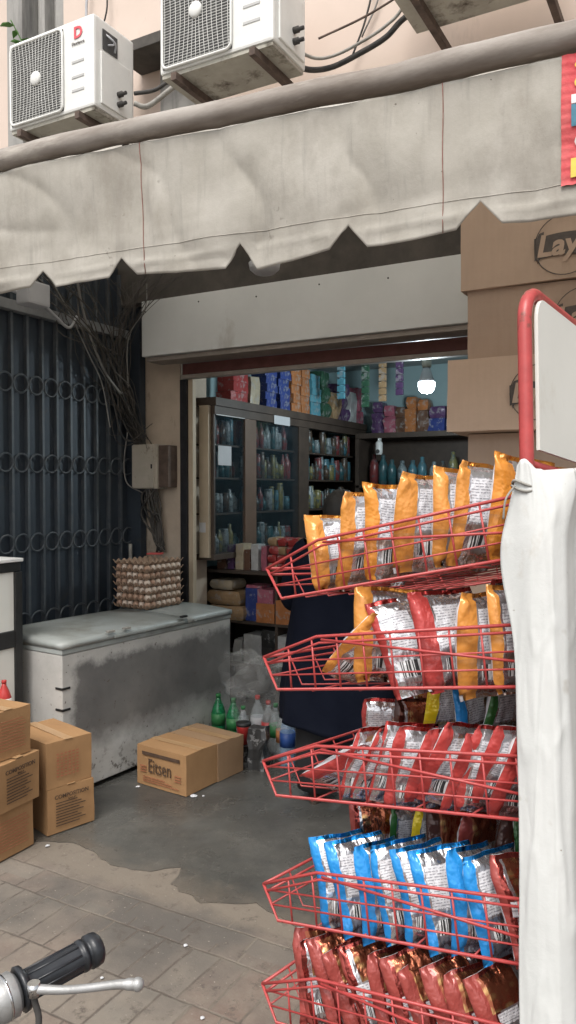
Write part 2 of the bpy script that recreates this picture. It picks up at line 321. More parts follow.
PM = {
 'orange': packet_mat('packet_orange', (.60, .25, .05), (.68, .42, .08), 'plain'),
 'yellowtop': packet_mat('packet_yellow_top', (.66, .26, .04), (.80, .58, .05), 'plain'),
 'red': packet_mat('packet_red', (.40, .05, .045), (.70, .34, .06), 'plain'),
 'blue': packet_mat('packet_blue', (.02, .24, .60), (.75, .55, .2), 'plain'),
 'nuts': packet_mat('packet_nuts', (.30, .06, .05), (.5, .12, .08), 'nuts'),
 'nutsblue': packet_mat('packet_nuts_blue', (.02, .22, .55), (.4, .05, .04), 'nuts'),
 'yellow': packet_mat('packet_yellow', (.80, .60, .02), (.5, .1, .02), 'plain'),
 'green': packet_mat('packet_green', (.03, .12, .03), (.62, .58, .12), 'plain'),
 'brown': packet_mat('packet_brown', (.075, .03, .022), (.40, .16, .05), 'nuts'),
}

# ------------------------------------------------------------------ mesh helpers
class MB:
    def __init__(s): s.bm = bmesh.new(); s.uv = None
    def box(s, a, b, bev=0, mat=None):
        x0, y0, z0 = a; x1, y1, z1 = b
        vs_ = [s.bm.verts.new(p) for p in ((x0,y0,z0),(x1,y0,z0),(x1,y1,z0),(x0,y1,z0),(x0,y0,z1),(x1,y0,z1),(x1,y1,z1),(x0,y1,z1))]
        if mat:
            for v in vs_: v.co = mat @ v.co
        fs = [s.bm.faces.new([vs_[i] for i in f]) for f in ((0,3,2,1),(4,5,6,7),(0,1,5,4),(1,2,6,5),(2,3,7,6),(3,0,4,7))]
        if bev:
            es = list({e for f in fs for e in f.edges})
            bmesh.ops.bevel(s.bm, geom=es, offset=bev, segments=2, affect='EDGES', profile=.6)
        return s
    def tube(s, pts, r, n=8, cap=True, closed=False):
        pts = [Vector(p) for p in pts]; rs = r if isinstance(r, (list, tuple)) else [r]*len(pts)
        rings = []; up = None
        N = len(pts)
        for i, p in enumerate(pts):
            if closed: t = pts[(i+1) % N]-pts[i-1]
            else: t = pts[min(i+1, N-1)]-pts[max(i-1, 0)]
            t.normalize()
            if up is None:
                up = Vector((0, 0, 1)) if abs(t.z) < .9 else Vector((1, 0, 0))
            a = t.cross(up)
            if a.length < 1e-6: a = t.orthogonal()
            a.normalize(); b = a.cross(t).normalized(); up = b
            rings.append([s.bm.verts.new(p+(a*math.cos(2*PI*k/n)+b*math.sin(2*PI*k/n))*rs[i]) for k in range(n)])
        for i in range(N-1 if not closed else N):
            A, B = rings[i], rings[(i+1) % N]
            for k in range(n):
                f = s.bm.faces.new((A[k], A[(k+1) % n], B[(k+1) % n], B[k])); f.smooth = True
        if cap and not closed:
            s.bm.faces.new(rings[0][::-1]); s.bm.faces.new(rings[-1])
        return s
    def lathe(s, prof, n=20, loc=(0,0,0), axis='Z'):
        rings = []
        for r, z in prof:
            ring = []
            for k in range(n):
                a = 2*PI*k/n
                p = Vector((r*math.cos(a), r*math.sin(a), z))
                if axis == 'Y': p = Vector((p.x, z, p.y))
                if axis == 'X': p = Vector((z, p.x, p.y))
                ring.append(s.bm.verts.new(p+Vector(loc)))
            rings.append(ring)
        for A, B in zip(rings, rings[1:]):
            for k in range(n):
                f = s.bm.faces.new((A[k], A[(k+1) % n], B[(k+1) % n], B[k])); f.smooth = True
        s.bm.faces.new(rings[0][::-1]); s.bm.faces.new(rings[-1])
        return s
    def poly(s, pts, thick=None, d=(0,0,1)):
        vs_ = [s.bm.verts.new(p) for p in pts]
        f = s.bm.faces.new(vs_)
        if thick:
            r = bmesh.ops.extrude_face_region(s.bm, geom=[f])
            for v in r['geom']:
                if isinstance(v, bmesh.types.BMVert): v.co += Vector(d)*thick
        return s
    def grid(s, fn, nu, nv, smooth=True, uv=False):
        g = [[s.bm.verts.new(fn(i/nu, j/nv)) for j in range(nv+1)] for i in range(nu+1)]
        for i in range(nu):
            for j in range(nv):
                f = s.bm.faces.new((g[i][j], g[i+1][j], g[i+1][j+1], g[i][j+1])); f.smooth = smooth
        return s
    def mesh(s, name, mat):
        bmesh.ops.recalc_face_normals(s.bm, faces=s.bm.faces)
        me = bpy.data.meshes.new(name); s.bm.to_mesh(me); s.bm.free()
        if mat: me.materials.append(mat)
        return me
    def build(s, name, mat, parent=None, loc=None, rot=None):
        return link(name, s.mesh(name, mat), parent, loc, rot)
def link(name, me, parent=None, loc=None, rot=None):
    o = bpy.data.objects.new(name, me); C.objects.link(o)
    if parent: o.parent = parent
    if loc: o.location = loc
    if rot: o.rotation_euler = rot
    return o
def tag(o, label=None, cat=None, group=None, kind=None):
    if label: o['label'] = label
    if cat: o['category'] = cat
    if group: o['group'] = group
    if kind: o['kind'] = kind
    return o
def thing(name, label, cat, loc=(0,0,0), rot=(0,0,0), group=None):
    o = bpy.data.objects.new(name, None); C.objects.link(o); o.location = loc; o.rotation_euler = rot; o.empty_display_size = .1
    return tag(o, label, cat, group)
def solid(o, t, off=0):
    m = o.modifiers.new('thickness', 'SOLIDIFY'); m.thickness = t; m.offset = off; return o
_txt = {}
def text_mesh(s, size, mat, extrude=.0006, weight=0, shear=0):
    cu = bpy.data.curves.new('t', 'FONT'); cu.body = s; cu.size = size; cu.extrude = extrude; cu.offset = weight; cu.shear = shear
    cu.align_x = 'CENTER'; cu.align_y = 'CENTER'; cu.resolution_u = 3
    o = bpy.data.objects.new('t', cu); C.objects.link(o)
    dg = bpy.context.evaluated_depsgraph_get(); dg.update()
    me = bpy.data.meshes.new_from_object(o.evaluated_get(dg)); bpy.data.objects.remove(o); bpy.data.curves.remove(cu)
    me.materials.clear(); me.materials.append(mat); me.name = 'print'
    return me
def text_on(name, s, size, mat, parent, loc, rot, weight=0, shear=0):
    return link(name, text_mesh(s, size, mat, weight=weight, shear=shear), parent, loc, rot)
def curve_pts(ctrl, n=8):
    """Catmull-Rom through control points"""
    P = [Vector(c) for c in ctrl]; P = [P[0]*2-P[1]]+P+[P[-1]*2-P[-2]]; out = []
    for i in range(1, len(P)-2):
        for k in range(n):
            t = k/n; a, b, c, d = P[i-1:i+3]
            out.append(.5*((2*b)+(-a+c)*t+(2*a-5*b+4*c-d)*t*t+(-a+3*b-3*c+d)*t**3))
    out.append(P[-2]); return out
def nz(x, y, z=0): return noise.noise(Vector((x, y, z)))

# ================================================================== SETTING
g = MB()
g.grid(lambda a, b: ((a-.5)*600, (b-.5)*600, 0), 2, 2, smooth=False)
tag(g.build('ground', M['pavers']), kind='structure')
# dark worn concrete floor of the shop, running out to a ragged edge on the pavers
edge = [(-3.9, 2.55), (-2.9, 2.56), (-2.70, 2.52), (-2.54, 2.585), (-2.40, 2.56), (-2.26, 2.507), (-2.15, 2.525), (-2.065, 2.535), (-2.03, 2.60), (-1.985, 2.63), (-1.95, 2.58),
        (-1.93, 2.51), (-1.86, 2.475), (-1.80, 2.46), (-1.74, 2.445), (-1.62, 2.50), (-1.55, 2.545), (-1.45, 2.51), (-1.36, 2.477), (-1.26, 2.43), (-1.12, 2.40), (-.9, 2.46), (-.5, 2.50), (.2, 2.47), (1.5, 2.5)]
pts = []
for a, b in zip(edge, edge[1:]):
    n = max(1, int((Vector(b)-Vector(a)).length/.03))
    for k in range(n):
        x = a[0]+(b[0]-a[0])*k/n; y = a[1]+(b[1]-a[1])*k/n
        pts.append((x+.012*nz(x*20, y*20, 1), y+.022*nz(x*22, y*22, 5), .004))
pts += [(1.5, 2.5, .004), (1.5, 7.6, .004), (-3.9, 7.6, .004)]
fm = MB(); fm.poly(pts, .003, (0, 0, -1)); tag(fm.build('shop_floor', M['worn_concrete']), kind='structure')

# shop building: upper wall, shop interior
sh = thing('shop_building', 'shop building with pale peach upper wall and open dark shopfront behind the awning', 'building')
MB().box((-4.22, 4.25, 3.3), (3, 4.5, 7.5)).build('upper_wall', M['plaster_peach'], sh)
MB().box((-3.61, 4.4, 0), (-3.30, 4.72, 2.92)).build('pillar', M['pillar'], sh)
MB().box((-.2, 4.3, 0), (3, 4.5, 2.92)).build('side_front_wall', M['pillar'], sh)
b = MB(); b.box((-3.75, 4.72, 0), (-3.61, 7.6, 3.0)); b.box((-3.61, 7.4, 0), (.5, 7.55, 3.0)); b.box((.3, 4.5, 0), (.45, 7.4, 3.0))
b.build('interior_wall', M['paint_teal'], sh)
MB().box((-3.61, 4.5, 2.83), (.3, 7.4, 2.918)).build('interior_ceiling', M['ceiling_paint'], sh)
MB().box((-3.75, 4.52, 3.02), (3, 7.6, 7.5)).build('upper_storey', M['plaster_grey'], sh)
MB().box((-3.74, 4.235, 2.89), (3, 4.5, 3.298)).build('dark_wall_band', M['concrete_dark'], sh)  # lower part of the wall made dark, between shutter housing and peach plaster
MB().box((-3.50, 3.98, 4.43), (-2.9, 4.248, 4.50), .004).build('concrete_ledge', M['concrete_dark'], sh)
MB().box((-3.30, 4.20, 3.8), (-2.95, 4.247, 4.43)).build('grey_plaster_patch', M['plaster_grey'], sh)
# roller shutter housing over the opening
sb = thing('shutter_housing', 'long white sheet metal roller shutter housing above the shop opening', 'shutter box', (-3.47, 4.2, 2.51))
MB().box((0, 0, 0), (3.6, .28, .375), .004).build('housing_box', M['shutter_white'], sb)
MB().box((.02, .03, -.03), (3.58, .25, -.002)).build('underside_plate', M['shutter_edge'], sb)
rv = MB()
for i in range(9): rv.lathe([(.006, 0), (.004, -.004)], 6, (.035+i*.44, -.0005, .32 if i % 2 else .30), 'Y')
rv.build('rivet', M['metal_dark'], sb)
rs_ = thing('rolled_shutter', 'dark red bottom rail of the rolled up shutter under the white housing', 'roller shutter', (-3.28, 4.40, 2.34))
MB().box((0, .0, .06), (3.1, .04, .135), .003).build('red_rail', M['shutter_rail'], rs_)
MB().box((0, -.012, .03), (3.1, .045, .058), .003).build('bottom_bar', M['shutter_edge'], rs_)
MB().box((-.02, 0, -2.335), (.035, .05, .028), .003).build('guide_channel', M['metal_dark'], rs_)
MB().box((.036, .02, -2.335), (.075, .06, .028), .003).build('guide_channel', M['panel_cream'], rs_)

# neighbouring building on the left above the gate
nb = thing('neighbour_building', 'grey stained concrete neighbour building with vertical ribs at the upper left', 'building')
b = MB(); b.box((-7, 4.35, 3.2), (-4.222, 4.6, 7.5)); b.box((-4.3, -1.0, 3.0), (-3.95, 4.35, 3.12)); b.box((-7.0, 4.6, 0), (-3.76, 7.6, 7.5))
b.build('wall', M['plaster_grey'], nb)
for x0, x1, d in ((-4.74, -4.58, .16), (-4.47, -4.41, .10), (-4.34, -4.225, .06)):
    MB().box((x0, 4.35-d, 3.2), (x1, 4.348, 7.5), .006).build('vertical_rib', M['plaster_grey'], nb)
MB().box((-5.3, 4.30, 3.2), (-4.76, 4.349, 7.5)).build('peach_panel', M['plaster_peach'], nb)

# folding gate with rings
gt = thing('folding_gate', 'dark blue steel folding gate with rows of rings between its upright bars', 'gate', (-3.68, 1.8, 0))
MB().box((-.05, 0, 0), (-.03, 2.52, 3.15)).build('sheet', M['gate'], gt)
for k in range(22):
    y = .03+k*.12-.0
    if y > 2.5: break
    MB().box((-.029, y-.009, .02), (.0, y+.009, 3.1), .002).build('upright_bar', M['gate_bar'], gt)
for z in (.80, 1.28, 1.765, 2.24):
    for k in range(21):
        y = .09+k*.12
        if y > 2.5: break
        rg = MB(); rg.tube([(.004+.004*math.sin(a), y+.055*math.cos(a), z+.055*math.sin(a)) for a in [2*PI*i/20 for i in range(20)]], .006, 6, closed=True)
        rg.build('ring', M['gate_bar'], gt)
MB().box((-.028, 0, 2.66), (.03, 2.5, 2.72), .003).build('top_rail', M['gate_rail'], gt)
MB().box((-.028, 0, 0.0), (.025, 2.5, .05), .003).build('bottom_rail', M['gate_rail'], gt)
MB().box((-.08, 2.521, 0), (.09, 2.585, 3.1), .003).build('end_post', M['gate'], gt)

# ------------------------------------------------------------------ awning
# height of its front roll falls slightly to the right
aw = thing('awning', 'long off-white canvas awning with rolled front edge and notched valance', 'awning', (0, 2.17, 2.3))
def ztop(u): return 2.80 - .045*(u+1.2) + .012*math.sin(u*2.1)+.006*nz(u*3, 0)
bot = [(-4.0, 2.40), (-3.75, 2.40), (-3.69, 2.455), (-3.62, 2.40), (-3.35, 2.395), (-3.28, 2.45), (-3.21, 2.392), (-2.83, 2.388), (-2.77, 2.447), (-2.70, 2.382), (-2.363, 2.390), (-2.292, 2.442), (-2.225, 2.374), (-1.956, 2.372), (-1.895, 2.434), (-1.831, 2.369), (-1.66, 2.352),
       (-1.453, 2.338), (-1.393, 2.411), (-1.332, 2.318), (-1.2, 2.326), (-1.063, 2.339), (-.999, 2.402), (-.936, 2.329), (-.80, 2.325), (-.662, 2.333), (-.594, 2.402), (-.533, 2.331), (-.341, 2.32), (-.10, 2.312), (-.03, 2.385), (.04, 2.31), (.35, 2.305), (.42, 2.37), (.49, 2.30), (.85, 2.29), (.92, 2.36), (.99, 2.285), (1.3, 2.28)]
def zbot(u):
    for a, b in zip(bot, bot[1:]):
        if a[0] <= u <= b[0]: return a[1]+(b[1]-a[1])*(u-a[0])/(b[0]-a[0])
    return 2.3
def onval_(u):
    z = 2.475-.036*(u+2.3); t = max(0, (z-zbot(u))/(ztop(u)-.02-zbot(u)))
    return (u, vd(u, z, t)-.01+.02*(1-t)-.0012, z-2.3)
def vd(u, z, t):
    w1 = 1-abs(nz(u*1.7+z*2.2, z*2.0-u*.9, 21))*2
    return .030*nz(u*1.2, z*1.0, 2)*(1.1-t) + .014*nz(u*3+z*3, z*4-u*1.0, 7) + .009*nz(u*2.5, z*11+u*2, 11)*max(0, 1-2.2*t) + .005*nz(u*14, z*6) + .016*max(0, w1)**3*(1-.5*t) + .004*nz(u*5+z*20, z*22-u*6, 31)*max(0, 1-2*t)
us = sorted(set([round(-4+i*.0133, 4) for i in range(399)]+[p[0] for p in bot]))
bm = MB(); rows = 44; cols = []
for u in us:
    col = []
    for j in range(rows+1):
        t = j/rows; zt, zb = ztop(u)-.02, zbot(u); z = zb+(zt-zb)*t
        d = vd(u, z, t)
        fold = max(0, 1-abs(z-(2.42+ (u+2.3)*-.03))/.012)*.004*(1 if u < 3 else 0)
        col.append(bm.bm.verts.new((u, d-fold-.01+.02*(1-t), z-2.3)))
    cols.append(col)
for A, B in zip(cols, cols[1:]):
    for j in range(rows):
        f = bm.bm.faces.new((A[j], B[j], B[j+1], A[j+1])); f.smooth = True
solid(bm.build('valance', M['canvas'], aw), .0016)
hm = MB()
hm.tube([onval_(u) for u in us], .0013, 5)
hm.build('hem_stitching', M['canvas'], aw)
# roll
tb = MB(); tp = []; tr = []
for i in range(110):
    u = -4+i*5.3/109; tp.append((u, .0+.006*nz(u*4, 3), ztop(u)-2.3+.03+.004*nz(u*9, 1))); tr.append(.040+.004*nz(u*5, 9)+.002*nz(u*22, 4))
tb.tube(tp, tr, 16); tb.build('front_roll', M['canvas_roll'], aw)
def slope(a, b):
    u = -4+5.3*a; y = .03+b*2.03
    return (u, y, ztop(u)-2.3+.02+b*.50+.02*nz(u*1.5, y*1.5)-.05*math.sin(PI*b)*(.5+.5*math.cos(u*4)))
s_ = MB(); s_.grid(slope, 60, 24); solid(s_.build('roof_sheet', M['roof_canvas'], aw), .001)
for u in (-1.79, -.70, -3.0, .4):
    s_ = MB()
    pts_ = []
    for k in range(13):
        z = zbot(u)+(ztop(u)-zbot(u)-.02)*k/12
        t = k/12
        d = vd(u, z, t)
        pts_.append((u+.004*nz(z*6, u), d-.01+.02*(1-t)-.0025, z-2.3))
    s_.tube(pts_, .0016, 5); s_.build('seam', M['seam'], aw)
for u in (-3.9, -1.9, .9):
    MB().tube([(u, .04, ztop(u)-2.3), (u, 2.05, .95)], .013, 8).build('support_arm', M['rust'], aw)
# printed banner sewn to the valance
def onval(u, z, off=.006):
    t = max(0, (z-zbot(u))/(ztop(u)-.02-zbot(u)))
    d = vd(u, z, t)
    return (u, d-.01+.02*(1-t)-off, z-2.3)
bn = MB(); bn.grid(lambda a, b: onval(-.378+a*.9, 2.398+b*.335+.002*math.sin(a*150), .007+.002*math.sin((2.398+b*.335)*260)*(1-a)), 60, 40)
bnr = bn.build('printed_banner', M['banner_red'], aw)
def onb(name, u0, u1, z0, z1, mat, ell=False):
    s = MB()
    if ell: s.poly([onval((u0+u1)/2+(u1-u0)/2*math.cos(2*PI*k/20), (z0+z1)/2+(z1-z0)/2*math.sin(2*PI*k/20), .0125) for k in range(20)], .001, (0, 1, 0))
    else: s.grid(lambda a, b: onval(u0+a*(u1-u0), z0+b*(z1-z0), .0115), 8, 8)
    s.build(name, mat, bnr)
onb('blue_print', -.352, -.16, 2.545, 2.60, M['banner_blue']); onb('pale_print', -.352, -.2, 2.602, 2.625, M['banner_white'])
onb('yellow_print', -.353, -.26, 2.415, 2.465, M['banner_yellow']); onb('yellow_print', -.345, -.315, 2.64, 2.67, M['banner_yellow'], True); onb('yellow_print', -.345, -.30, 2.69, 2.712, M['banner_yellow'], True)
onb('white_print', -.345, -.19, 2.475, 2.54, M['banner_white'], True); onb('green_print', -.15, .1, 2.44, 2.53, M['banner_green'], True)

# ------------------------------------------------------------------ air conditioner outdoor units
def make_ac(label, loc, W=.76, Hh=.56, logo=False, rot=0):
    t = thing('air_conditioner', label, 'air conditioner', loc, (0, 0, rot), 'outdoor air conditioner units on the upper wall')
    D = .36
    MB().box((0, 0, .02), (W, D, Hh), .014).build('casing', M['ac_white'], t)
    MB().box((.01, .01, -.002), (W-.01, D-.01, .019)).build('base_tray', M['ac_base'], t)
    gx0, gx1, gz0, gz1 = .025, W*.655, .04, Hh-.03
    cx, cz = (gx0+gx1)/2, (gz0+gz1)/2
    MB().box((gx0, -.004, gz0), (gx1, .001, gz1)).build('fan_recess', M['ac_dark'], t)
    gr = MB(); n = 34
    for k in range(1, n):        # wavy concentric-looking slats
        z = gz0+(gz1-gz0)*k/n
        pts = []
        for i in range(25):
            x = gx0+(gx1-gx0)*i/24; pts.append((x, -.009-.004*math.exp(-((x-cx)**2+(z-cz)**2)/.02), z))
        gr.tube(pts, .0019, 4)
    for k in range(15):
        x = gx0+(gx1-gx0)*(k+.5)/15; s = (x-cx)/(gx1-cx)
        gr.tube([(cx+(gx1-cx)*s*(1-.35*math.cos((z_-.5)*PI)*(1-abs(s))), -.012, gz0+(gz1-gz0)*z_) for z_ in [j/16 for j in range(17)]], .0019, 4)
    gr.build('grille', M['ac_white'], t)
    fr = MB(); r = .035; P = []
    for (x, z, a0) in ((gx1-r, gz1-r, 0), (gx0+r, gz1-r, 90), (gx0+r, gz0+r, 180), (gx1-r, gz0+r, 270)):
        for k in range(5): P.append((x+r*math.cos(R(a0+k*22.5)), -.010, z+r*math.sin(R(a0+k*22.5))))
    fr.tube(P, .008, 6, closed=True); fr.build('grille_frame', M['ac_white'], t)
    MB().lathe([(.043, -.008), (.043, -.018), (.034, -.024), (.01, -.027)], 24, (cx, 0, cz), 'Y').build('fan_hub', M['ac_white'], t)
    for z in (.13, .21, .30):
        MB().box((gx1+.07, -.003, z*Hh/.56), (W-.08, -.0, z*Hh/.56+.016), .002).build('vent_slot', M['ac_slot'], t)
    # service side
    MB().box((W, .05, .05), (W+.012, D-.03, .36), .004).build('service_cover', M['ac_white'], t)
    MB().box((W+.001, .07, .38), (W+.006, .2, .50)).build('cable_opening', M['ac_dark'], t)
    q = MB(); q.tube(curve_pts([(W, .10, .48), (W+.03, .12, .45), (W+.035, .15, .43), (W+.01, .17, .40)]), .006, 6); q.tube(curve_pts([(W, .16, .48), (W+.03, .14, .43), (W+.02, .10, .41)]), .005, 6)
    q.build('wire', M['plastic_grey'], t)
    for z in (.10, .16):
        MB().lathe([(.018, 0), (.018, .03), (.011, .032), (.011, .06)], 10, (W+.012, .20, z), 'X').build('valve', M['pipe'], t)
    for x in (.10, W-.13):
        bb = MB(); bb.box((x, -.03, -.045), (x+.035, .66, -.004)); bb.box((x, .62, -.36), (x+.035, .65, -.046)); bb.build('wall_bracket', M['rust'], t)
    if logo:
        # small emblem: a rounded square with an open letter, and a word line under it
        e = link('emblem', text_mesh('D', .095, M['logo_red'], weight=.003), t, (W-.125, -.004, Hh-.085), (PI/2, 0, 0))
        link('maker_name', text_mesh('Dawlance', .026, M['print_grey'], weight=.0004), t, (W-.125, -.004, Hh-.145), (PI/2, 0, 0))
    return t
make_ac('leftmost white air conditioner unit with red emblem above the awning roll', (-4.01, 3.56, 3.875), .72, .56, True)
make_ac('middle white air conditioner unit with its grille cut by the top of the photo', (-2.80, 3.56, 3.92), .74, .60)
make_ac('rightmost air conditioner unit seen only by its grimy underside', (-1.43, 3.60, 3.985), .80, .60)
def cable(name, ctrl, r, mat, label, cat='cable', group=None, n=8):
    s = MB(); s.tube(curve_pts(ctrl, n), r, 6); return tag(s.build(name, mat), label, cat, group)
PIPEA = [(-2.12, 3.85, 4.00), (-2.10, 4.0, 4.00), (-2.0, 4.12, 4.04), (-1.818, 4.12, 4.072), (-1.667, 4.12, 4.115), (-1.579, 4.12, 4.177), (-1.45, 4.12, 4.26), (-1.3, 4.12, 4.5)]
PIPEB = [(-2.12, 3.85, 4.06), (-2.05, 4.0, 4.05), (-1.97, 4.1, 4.09), (-1.80, 4.1, 4.12), (-1.65, 4.1, 4.17), (-1.55, 4.1, 4.25), (-1.45, 4.1, 4.5)]
cable('refrigerant_pipe', [(-3.19, 3.8, 3.98), (-3.12, 3.85, 3.97), (-3.0, 3.95, 4.10), (-2.98, 4.1, 4.22), (-2.99, 4.24, 4.25)], .016, M['pipe_white'], 'pale insulated pipe curving from the leftmost air conditioner to the wall', 'pipe')
cable('refrigerant_pipe', [(-3.19, 3.8, 4.04), (-3.08, 3.86, 4.06), (-3.03, 3.98, 4.16), (-3.06, 4.24, 4.24)], .012, M['pipe'], 'thin dark pipe bent beside the pale pipe of the leftmost air conditioner', 'pipe')
cable('refrigerant_pipe', PIPEA, .016, M['pipe'], 'thick black lagged pipe running right from the middle air conditioner', 'pipe')
cable('refrigerant_pipe', PIPEB, .009, M['pipe_white'], 'pale thin pipe under the thick black lagged pipe', 'pipe')
cable('wall_cable', [(-1.95, 3.86, 4.06), (-1.7, 3.95, 4.16), (-1.4, 4.0, 4.28), (-1.05, 4.0, 4.36)], .006, M['rust'], 'brown wire stretched from the middle air conditioner up to the right')
cable('wall_cable', [(-2.05, 4.24, 4.9), (-1.85, 4.2, 4.75), (-1.78, 4.2, 4.5), (-1.82, 4.2, 4.3), (-1.9, 4.2, 4.12)], .006, M['pipe'], 'dark wire looping down the peach wall right of the middle air conditioner')
cable('wall_cable', [(-2.1, 4.24, 5.0), (-1.80, 4.22, 4.72), (-1.74, 4.22, 4.45), (-1.85, 4.22, 4.22)], .005, M['cable_pale'], 'pale wire beside the dark looping wire on the peach wall')
cable('wall_cable', [(-2.98, 4.24, 5.2), (-3.0, 4.23, 5.0), (-3.12, 4.22, 4.72), (-3.3, 4.2, 4.5)], .006, M['pipe'], 'thin dark wire hanging on the peach wall between the two left air conditioners')
cable('wall_cable', [(-3.92, 4.2, 5.3), (-3.95, 4.2, 4.9), (-3.86, 4.2, 4.6), (-3.9, 4.2, 4.3)], .009, M['plastic_grey'], 'grey cable running down the ribbed wall behind the leftmost air conditioner')
cable('wall_cable', [(-3.8, 4.2, 5.3), (-3.76, 4.2, 4.95), (-3.85, 4.2, 4.7), (-3.7, 4.15, 4.55)], .006, M['pipe'], 'black wire twisting down the ribbed wall above the leftmost air conditioner')
cable('wall_cable', [(-4.6, 3.9, 3.9), (-4.2, 3.8, 3.80), (-3.95, 3.7, 3.78), (-3.7, 3.9, 3.86)], .010, M['pipe'], 'black cable lying under the leftmost air conditioner by the awning roll')
# sprig of leaves
pl = thing('wall_plant', 'small green sprig growing from the grey wall above the leftmost air conditioner', 'plant', (-4.30, 3.98, 4.66))
MB().tube(curve_pts([(0, .36, -.12), (.0, .03, 0), (-.03, -.05, .12), (-.05, -.1, .2)]), .004, 5).build('stem', M['leaf'], pl)
lf = MB()
for k in range(13):
    a = random.uniform(0, 2*PI); z = random.uniform(-.04, .2); L = random.uniform(.07, .13); wv = L*.3
    d = Vector((math.cos(a), math.sin(a)*.8, random.uniform(-.3, .5))).normalized(); sdv = d.cross(Vector((0, 0, 1))).normalized()
    p0 = Vector((-.03*z/.1, -.3*z, z))
    lf.poly([p0, p0+d*L*.35+sdv*wv, p0+d*L*.75+sdv*wv*.6, p0+d*L-Vector((0, 0, .02)), p0+d*L*.75-sdv*wv*.6, p0+d*L*.35-sdv*wv])
lf.build('foliage', M['leaf'], pl)

# ------------------------------------------------------------------ cables over the gate, meter box
rnd = random.Random(3)
tangle = MB()
for k in range(24):
    j = lambda s=.05: rnd.uniform(-s*1.5, s*1.5)
    st = (-3.45+j(.18), 3.35+j(.3), 2.98+j(.06))
    mid1 = (-3.5+j(.10), 3.70+j(.1), 2.66+j(.12))
    mid2 = (-3.57+j(.05), 4.00+j(.08), 2.38+j(.10))
    mid3 = (-3.60+j(.05), 4.16+j(.06), 2.12+j(.12))
    end = (-3.57+j(.06), 4.30+j(.03), 1.95+j(.08))
    tangle.tube(curve_pts([st, mid1, mid2, mid3, end], 6), rnd.choice((.002, .003, .004)), 5)
for k in range(26):
    j = lambda s=.05: rnd.uniform(-s, s)
    tangle.tube(curve_pts([(-3.3+j(.3), 4.0+j(.1), 2.98+j(.03)), (-3.5+j(.1), 4.08+j(.1), 2.8+j(.1)), (-3.62+j(.06), 4.15+j(.1), 2.5+j(.2)), (-3.61+j(.05), 4.28+j(.05), 2.1+j(.1)), (-3.58+j(.06), 4.32, 1.9)], 6), rnd.choice((.0018, .003)), 5)
tag(tangle.build('cable_tangle', M['cable']), 'tangle of thin grey and black cables hanging down the gate to the meter box', 'cables', None, 'stuff')
t2 = MB()
for k in range(16):
    j = lambda s=.05: rnd.uniform(-s, s)
    t2.tube(curve_pts([(-3.48+j(.05), 4.30, 1.62), (-3.50+j(.08), 4.33+j(.03), 1.5+j(.06)), (-3.46+j(.05), 4.34+j(.02), 1.34+j(.08)), (-3.44+j(.04), 4.36, 1.2+j(.05))], 6), rnd.choice((.005, .008)), 5)
tag(t2.build('cable_tangle', M['cable']), 'knot of black wires hanging below the meter box on the pillar', 'cables', None, 'stuff')
for i, (c, lab) in enumerate([([(-3.42, 3.2, 2.95), (-3.48, 3.5, 2.72), (-3.56, 3.8, 2.45), (-3.6, 3.95, 2.30), (-3.58, 4.0, 2.02)], 'pale twisted cable leftmost of the bundle hanging before the gate'),
        ([(-3.4, 3.5, 2.95), (-3.5, 3.68, 2.7), (-3.56, 3.9, 2.42), (-3.58, 4.08, 2.28), (-3.58, 4.13, 2.26)], 'thick pale cable sloping down right across the cable bundle'),
        ([(-3.3, 4.05, 2.95), (-3.36, 4.1, 2.8), (-3.52, 4.12, 2.62), (-3.55, 4.15, 2.3)], 'pale cable hanging close to the left end of the shutter housing'),
        ([(-3.6, 4.20, 2.0), (-3.65, 4.22, 1.8), (-3.64, 4.24, 1.65), (-3.55, 4.3, 1.58)], 'thin pale cable hanging down the left side of the meter box')]):
    cable('hanging_cable', c, .004 if i != 1 else .008, M['cable_pale'], lab)
cable('white_cable', [(-3.45, 2.55, 2.73), (-3.4, 2.8, 2.72), (-3.32, 3.0, 2.66), (-3.30, 3.13, 2.64), (-3.36, 3.3, 2.60), (-3.45, 3.5, 2.58), (-3.5, 3.62, 2.68)], .009, M['plastic_grey'], 'white cable sagging from the white box under the awning edge')
jb = thing('junction_box', 'white plastic box hanging under the awning notch in front of the gate', 'junction box', (-3.33, 2.985, 2.60))
MB().box((0, 0, 0), (.10, .155, .125), .012).build('housing', M['plastic_grey'], jb)
MB().tube([(.05, .08, .125), (.05, .08, .4)], .008, 6).build('hanger', M['pipe'], jb)
dm = thing('ceiling_lamp', 'unlit white dome lamp hanging below the awning above the shutter housing', 'lamp', (-2.02, 3.4, 2.68))
MB().lathe([(.015, 0), (.05, .008), (.075, .03), (.08, .06)], 20).build('dome', M['plastic_grey'], dm)
MB().lathe([(.05, .061), (.05, .09), (.012, .095), (.012, .30)], 12).build('mount', M['pipe'], dm)
mb = thing('meter_box', 'beige steel electricity meter box mounted on the pillar above the egg trays', 'meter box', (-3.62, 4.28, 1.61))
MB().box((0, 0, 0), (.215, .115, .31), .004).build('case', M['meter'], mb)
MB().box((.0, -.012, .006), (.19, -.0005, .304), .003).build('door', M['meter'], mb)
MB().box((.217, .012, .01), (.30, .115, .30), .004).build('side_case', M['rust'], mb)
MB().box((.170, -.018, .14), (.18, -.0125, .17), .001).build('latch', M['metal_dark'], mb)
cable('pillar_pipe', [(-3.235, 4.44, 0), (-3.235, 4.44, 1.0), (-3.235, 4.44, 2.3)], .012, M['pipe'], 'dark pipe running up the shutter guide right of the pillar', 'pipe')
cable('short_post', [(-3.64, 4.27, .6), (-3.64, 4.27, 1.22)], .013, M['pipe_white'], 'short pale pipe standing behind the egg trays before the gate', 'pipe')

